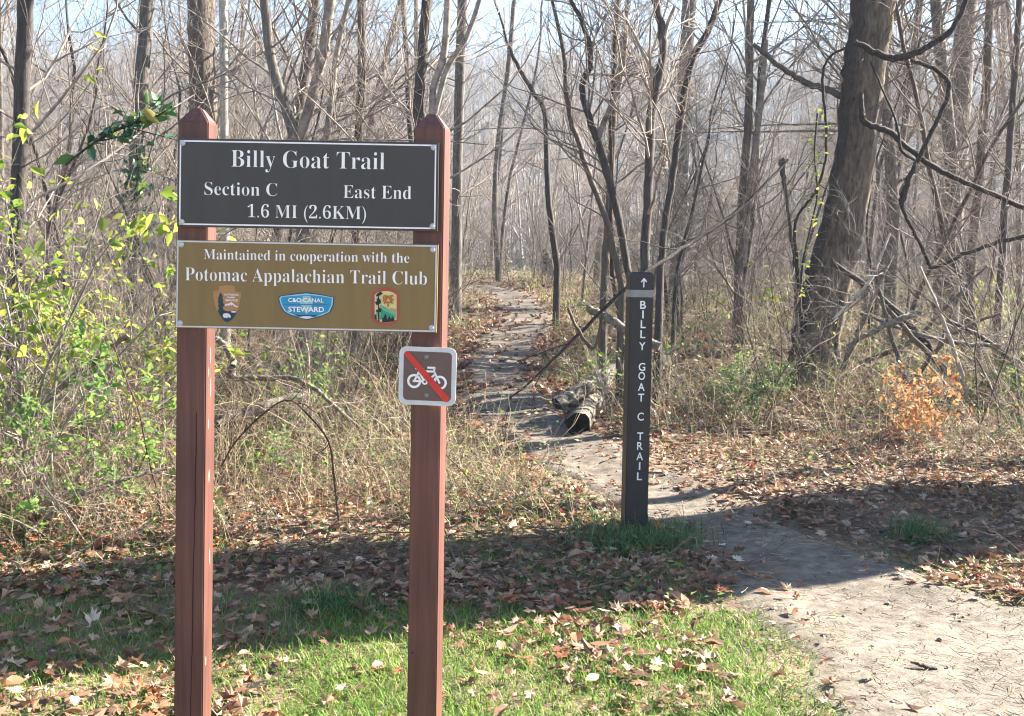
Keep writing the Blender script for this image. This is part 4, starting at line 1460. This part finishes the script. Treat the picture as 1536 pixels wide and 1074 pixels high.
# pale green ivy on the old tree's path side
P, R = world_line([(1226, 170, 3), (1222, 230, 3), (1226, 290, 3), (1216, 340, 3), (1205, 390, 4), (1200, 440, 4)], 11.3, 6)
base = P[-1].copy()
root = thing("creeper", "thin creeper with small yellow-green leaves hanging by the old tree", "creeper", base)
mb = MB()
mb.add(*tubes(P[None], R[None], 5))
link("stem", mb.mesh("stem", BARK["vine"], base), root)
pos = P[rg.integers(0, len(P), 110)] + rg.normal(0, .05, (110, 3))
ml = MB()
leaves(ml, pos, rg.uniform(.03, .06, 110), rg, OVATE, .7)
link("foliage", ml.mesh("foliage", MAT_YELLOW, base), root)


def tuft(label, px, py, n, H, rad, seed):
    rg = np.random.default_rng(seed)
    g = ground(px, py)
    pos = np.concatenate([g[:2] + rg.normal(0, rad, (n, 2)), np.zeros((n, 1))], 1)
    pos[:, 2] = h(pos[:, 0], pos[:, 1]) - .01
    ml = MB()
    blades(ml, pos, rg.uniform(.5, 1, n) * H, rg.uniform(.003, .006, n), rg, .55, .9)
    base = np.array([g[0], g[1], gz(g[0], g[1])])
    tag(link("grass_tuft", ml.mesh("grass_tuft", MAT_TUFT, base), None, base), label, "grass tuft")


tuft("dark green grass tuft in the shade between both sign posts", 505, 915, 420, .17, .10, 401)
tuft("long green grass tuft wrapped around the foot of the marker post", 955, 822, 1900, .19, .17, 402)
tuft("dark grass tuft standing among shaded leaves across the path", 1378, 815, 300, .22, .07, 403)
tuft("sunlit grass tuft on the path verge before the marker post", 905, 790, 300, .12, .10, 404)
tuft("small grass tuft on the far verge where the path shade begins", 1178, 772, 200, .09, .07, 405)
# the upright dry leaf by the marker post
g_ = ground(988, 812)
ml = MB()
leaves(ml, np.array([[g_[0], g_[1], gz(g_[0], g_[1]) + .055]]), [.13], np.random.default_rng(3), LOBED, .05, (1, 1.2), droop=1.35)
tag(link("dry_leaf", ml.mesh("dry_leaf", MAT_ORANGE, g_), None, g_), "tan dry leaf standing upright against the marker post's foot", "leaf")


# ------------------------------------------------------------------ the woods
def make_tree(name, label, cat, group, H, r, n1, l1, per2, per3, t0, seed, bark, lean=.05, rmin=.003, wob=.06, fork=False):
    rg = np.random.default_rng(seed)
    base = np.zeros(3)
    root = thing(name, label, cat, base, group)
    D = np.array([[rg.normal(0, lean), rg.normal(0, lean), 1.0]])
    P, R = grow(np.array([[0, 0, -.2]]), D, np.array([H]), np.array([r]), 16, rg, wob, .03, .22)
    mb = MB()
    R[0, 0] *= 1.3
    mb.add(*rough_tube(P[0], R[0], 8, rg, .1))
    tr = link("trunk", mb.mesh("trunk", BARK[bark], base), root)
    mc = MB()
    if fork:
        S, D, L, RR = kids(P, R, np.array([H]), 2, rg, .12, .35, (12, 28), (.6, .8), (.6, .8))
        PF, RF = grow(S, D, L, RR, 12, rg, .08, .04, .25)
        mc.add(*tubes(PF, RF, 6))
        for a_, b_ in zip(PF, RF):
            crown_from(mc, a_, b_, H * .6, rg, n1 // 2, l1, per2, per3, .15, rmin, t1=.6 if H > 7 else .98)
    crown_from(mc, P[0], R[0], H, rg, n1, l1, per2, per3, t0, rmin, t1=min(.98, 6.5 / H))
    crown_from(mc, P[0], R[0], H, rg, 6 if H > 7 else 2, l1, 3, 2, .5, rmin)
    cr = link("crown", mc.mesh("crown", BARK["twig"], base), root)
    KIDS[root.name] = [tr, cr]
    return root


LT = "slender bare tree standing among many alike in the woods behind"
LS = "bare twiggy sapling standing among many alike under the trees"
GT, GS = "bare trees in the woods behind", "bare saplings under the trees"
protoT = [make_tree("bare_tree", LT, "tree", GT, H, r, n1, l1, p2, p3, t0, 500 + k, bk, .06, .003, .05, fk) for k, (H, r, n1, l1, p2, p3, t0, bk, fk) in enumerate([
    (15, .085, 26, (1, 3.6), 6, 4, .10, "brown", False), (12, .055, 24, (.8, 2.6), 6, 4, .06, "grey", True), (17, .12, 26, (1.2, 4.2), 6, 4, .14, "grey", False),
    (11, .045, 26, (.7, 2.4), 6, 4, .05, "dark", False), (14, .065, 24, (.9, 3.0), 6, 4, .08, "brown", True), (10, .038, 22, (.6, 2.2), 6, 4, .05, "grey", True), (13, .06, 26, (.8, 3.2), 6, 4, .07, "dark", False)])]
protoS = [make_tree("bare_sapling", LS, "sapling", GS, H, r, n1, l1, p2, p3, t0, 600 + k, bk, .16, .0018, .09, fk) for k, (H, r, n1, l1, p2, p3, t0, bk, fk) in enumerate([
    (4.5, .025, 26, (.4, 1.5), 5, 4, .06, "brown", True), (3.2, .018, 24, (.3, 1.2), 5, 4, .05, "grey", True), (5.5, .032, 28, (.5, 1.8), 5, 4, .08, "dark", False), (2.4, .013, 22, (.3, 1.0), 5, 3, .04, "grey", True), (6.5, .04, 28, (.5, 2.0), 5, 4, .1, "brown", False)])]
rw = np.random.default_rng(77)
placed = []


def scatter(protos, n, y0, y1, mind, power, first_used, smin, smax, clear):
    cnt = 0
    tries = 0
    while cnt < n and tries < 6000:
        tries += 1
        x, y = wedge(1, y0, y1, rw, power, 3.0)
        x, y = float(x[0]), float(y[0])
        d, _ = path_dist(np.array([x]), np.array([y]))
        if d[0] < clear or any((x - a) ** 2 + (y - b) ** 2 < mind * mind for a, b in placed):
            continue
        if abs(x - PO[0, 0]) < 1.3 and abs(y - PO[0, 1]) < 2.2:
            continue
        if x > .45 * y + .3 and y < 20:        # the sunny side stays open
            continue
        placed.append((x, y))
        k = int(rw.integers(len(protos)))
        o = copy_tree(protos[k]) if first_used[k] else protos[k]
        first_used[k] = True
        s = rw.uniform(smin, smax)
        o.location = (x, y, gz(x, y))
        o.rotation_euler = (0, 0, rw.uniform(0, 6.28))
        o.scale = (s, s, s * rw.uniform(.9, 1.1))
        cnt += 1


LB = "leafless brushy shrub standing among many alike under the trees"


def make_brush(n, H, spread, seed):
    rg = np.random.default_rng(seed)
    root = thing("bare_shrub", LB, "shrub", (0, 0, 0), "leafless shrubs under the trees")
    S = np.concatenate([rg.normal(0, .12, (n, 2)), np.full((n, 1), -.05)], 1)
    D = np.concatenate([rg.normal(0, spread, (n, 2)), np.ones((n, 1))], 1)
    L = rg.uniform(.55, 1.1, n) * H
    P, R = grow(S, D, L, rg.uniform(.004, .011, n), 10, rg, .13, -.02, .25)
    mb = MB()
    mb.add(*tubes(P, R, 5))
    st_ = link("stem", mb.mesh("stem", BARK["brown"], (0, 0, 0)), root)
    mc = MB()
    S, D, L1, R1 = kids(P, R, L, 9, rg, .12, .98, (25, 70), (.25, .5), (.4, .65), .002)
    P1, R1 = grow(S, D, L1, R1, 6, rg, .17, -.01)
    mc.add(*tubes(P1, R1, 4))
    S, D, L2, R2 = kids(P1, R1, L1, 4, rg, .1, .98, (25, 65), (.35, .65), (.5, .7), .0016)
    P2, R2 = grow(S, D, L2, R2, 5, rg, .19, -.02)
    mc.add(*tubes(P2, R2, 3))
    cr_ = link("crown", mc.mesh("crown", BARK["twig"], (0, 0, 0)), root)
    KIDS[root.name] = [st_, cr_]
    return root


protoB = [make_brush(11, 2.0, .35, 701), make_brush(14, 1.4, .5, 702), make_brush(9, 2.8, .28, 703), make_brush(8, 3.4, .22, 704)]
uB = [False] * 4
uT, uS = [False] * len(protoT), [False] * len(protoS)
scatter(protoT, 14, 14, 26, 1.3, 1.0, uT, .7, 1.1, .9)
scatter(protoT, 62, 26, 80, 1.5, .6, uT, .8, 1.35, .6)
scatter(protoS, 230, 11, 42, .5, .8, uS, .6, 1.15, .9)

scatter(protoB, 170, 9.3, 45, .7, .7, uB, .65, 1.25, .75)

# trees beyond the frame on the sunny side: the broad trunk that throws the shade over the grass, and thinner ones
sx, sy = math.sin(SUN_AZ), math.cos(SUN_AZ)


def off_tree(qd, t, r, H, label, seed, n1=10):
    X0, Y0 = sx * t - sy * qd, sy * t + sx * qd
    rg = np.random.default_rng(seed)
    base = np.array([X0, Y0, gz(X0, Y0)])
    root = thing("shade_tree", label, "tree", base)
    P, R = grow((base - [0, 0, .2])[None], np.array([[rg.normal(0, .01), rg.normal(0, .01), 1]]), np.array([H]), np.array([r]), 18, rg, .012, .05, .55)
    mb = MB()
    mb.add(*rough_tube(P[0], R[0], 16, rg, .09))
    link("trunk", mb.mesh("trunk", BARK["brown"], base), root)
    mc = MB()
    crown_from(mc, P[0], R[0], H, rg, n1, (1, 3.5) if r > .2 else (.5, 1.6), 4, 3, .72, .003)
    link("crown", mc.mesh("crown", BARK["twig"], base), root)


off_tree(4.70, 9.0, .84, 13, "huge trunk beside the path just out of the picture, shading the grass", 801)
off_tree(5.4, 9.5, .055, 8, "thin trunk behind the huge trunk out of the picture", 802)
off_tree(5.95, 8.5, .10, 9, "slim trunk beyond the huge trunk out of the picture", 803)
off_tree(7.6, 10.0, .15, 10, "straight trunk farther up the slope out of the picture", 804)
off_tree(9.6, 12.0, .12, 10, "mid-sized trunk on the slope out of the picture", 805)
off_tree(12.9, 14.0, .2, 12, "stout trunk far up the slope out of the picture", 806)
shrub("brush_shrub", "low leafless brush at the picture's edge beyond the shaded leaves", 4.25, 7.3, 16, 1.3, .5, MAT_HERB, 900, (.03, .06), OVATE, 211, "shrub")

# the wooded slope across the valley
mb = MB()
rg = np.random.default_rng(900)
n = 6400
y = rg.uniform(85, 300, n)
x = rg.uniform(-1, 1, n) * (.55 * y + 10)
H = rg.uniform(9, 17, n)
P, R = grow(on_ground(x, y, -.5), np.concatenate([rg.normal(0, .06, (n, 2)), np.ones((n, 1))], 1), H, rg.uniform(.10, .22, n), 6, rg, .05, .02, .2)
mb.add(*tubes(P, R, 3))
S, D, L1, R1 = kids(P, R, H, 12, rg, .12, 1, (25, 60), (.2, .4), (.35, .5), .035)
P1, R1 = grow(S, D, L1, R1, 4, rg, .12, .05, .4)
mb.add(*tubes(P1, R1, 3))
S, D, L2, R2 = kids(P1, R1, L1, 4, rg, .15, 1, (25, 55), (.4, .7), (.5, .7), .02)
P2, R2 = grow(S, D, L2, R2, 3, rg, .12, .03, .4)
mb.add(*tubes(P2, R2, 3))
link("distant_woods", mb.mesh("distant_woods", BARK["twig"], (0, 0, 0)), kind="stuff")

# the thin autumn haze over the valley
hm = bpy.data.materials.new("haze")
hm.use_nodes = True
ht = hm.node_tree
ht.nodes.remove(ht.nodes["Principled BSDF"])
pv = ht.nodes.new("ShaderNodeVolumePrincipled")
pv.inputs["Color"].default_value = (.55, .74, 1.0, 1)
pv.inputs["Density"].default_value = .0008
pv.inputs["Anisotropy"].default_value = .35
ht.links.new(pv.outputs[0], ht.nodes["Material Output"].inputs["Volume"])
hv = [(x_, y_, z_) for z_ in (-14, 63) for x_, y_ in ((-720, -95), (720, -95), (720, 815), (-720, 815))]
me = bpy.data.meshes.new("haze")
me.from_pydata(hv, [], [(3, 2, 1, 0), (4, 5, 6, 7), (0, 1, 5, 4), (1, 2, 6, 5), (2, 3, 7, 6), (3, 0, 4, 7)])
me.materials.append(hm)
link("haze", me, kind="stuff")
cy.volume_bounces = 0
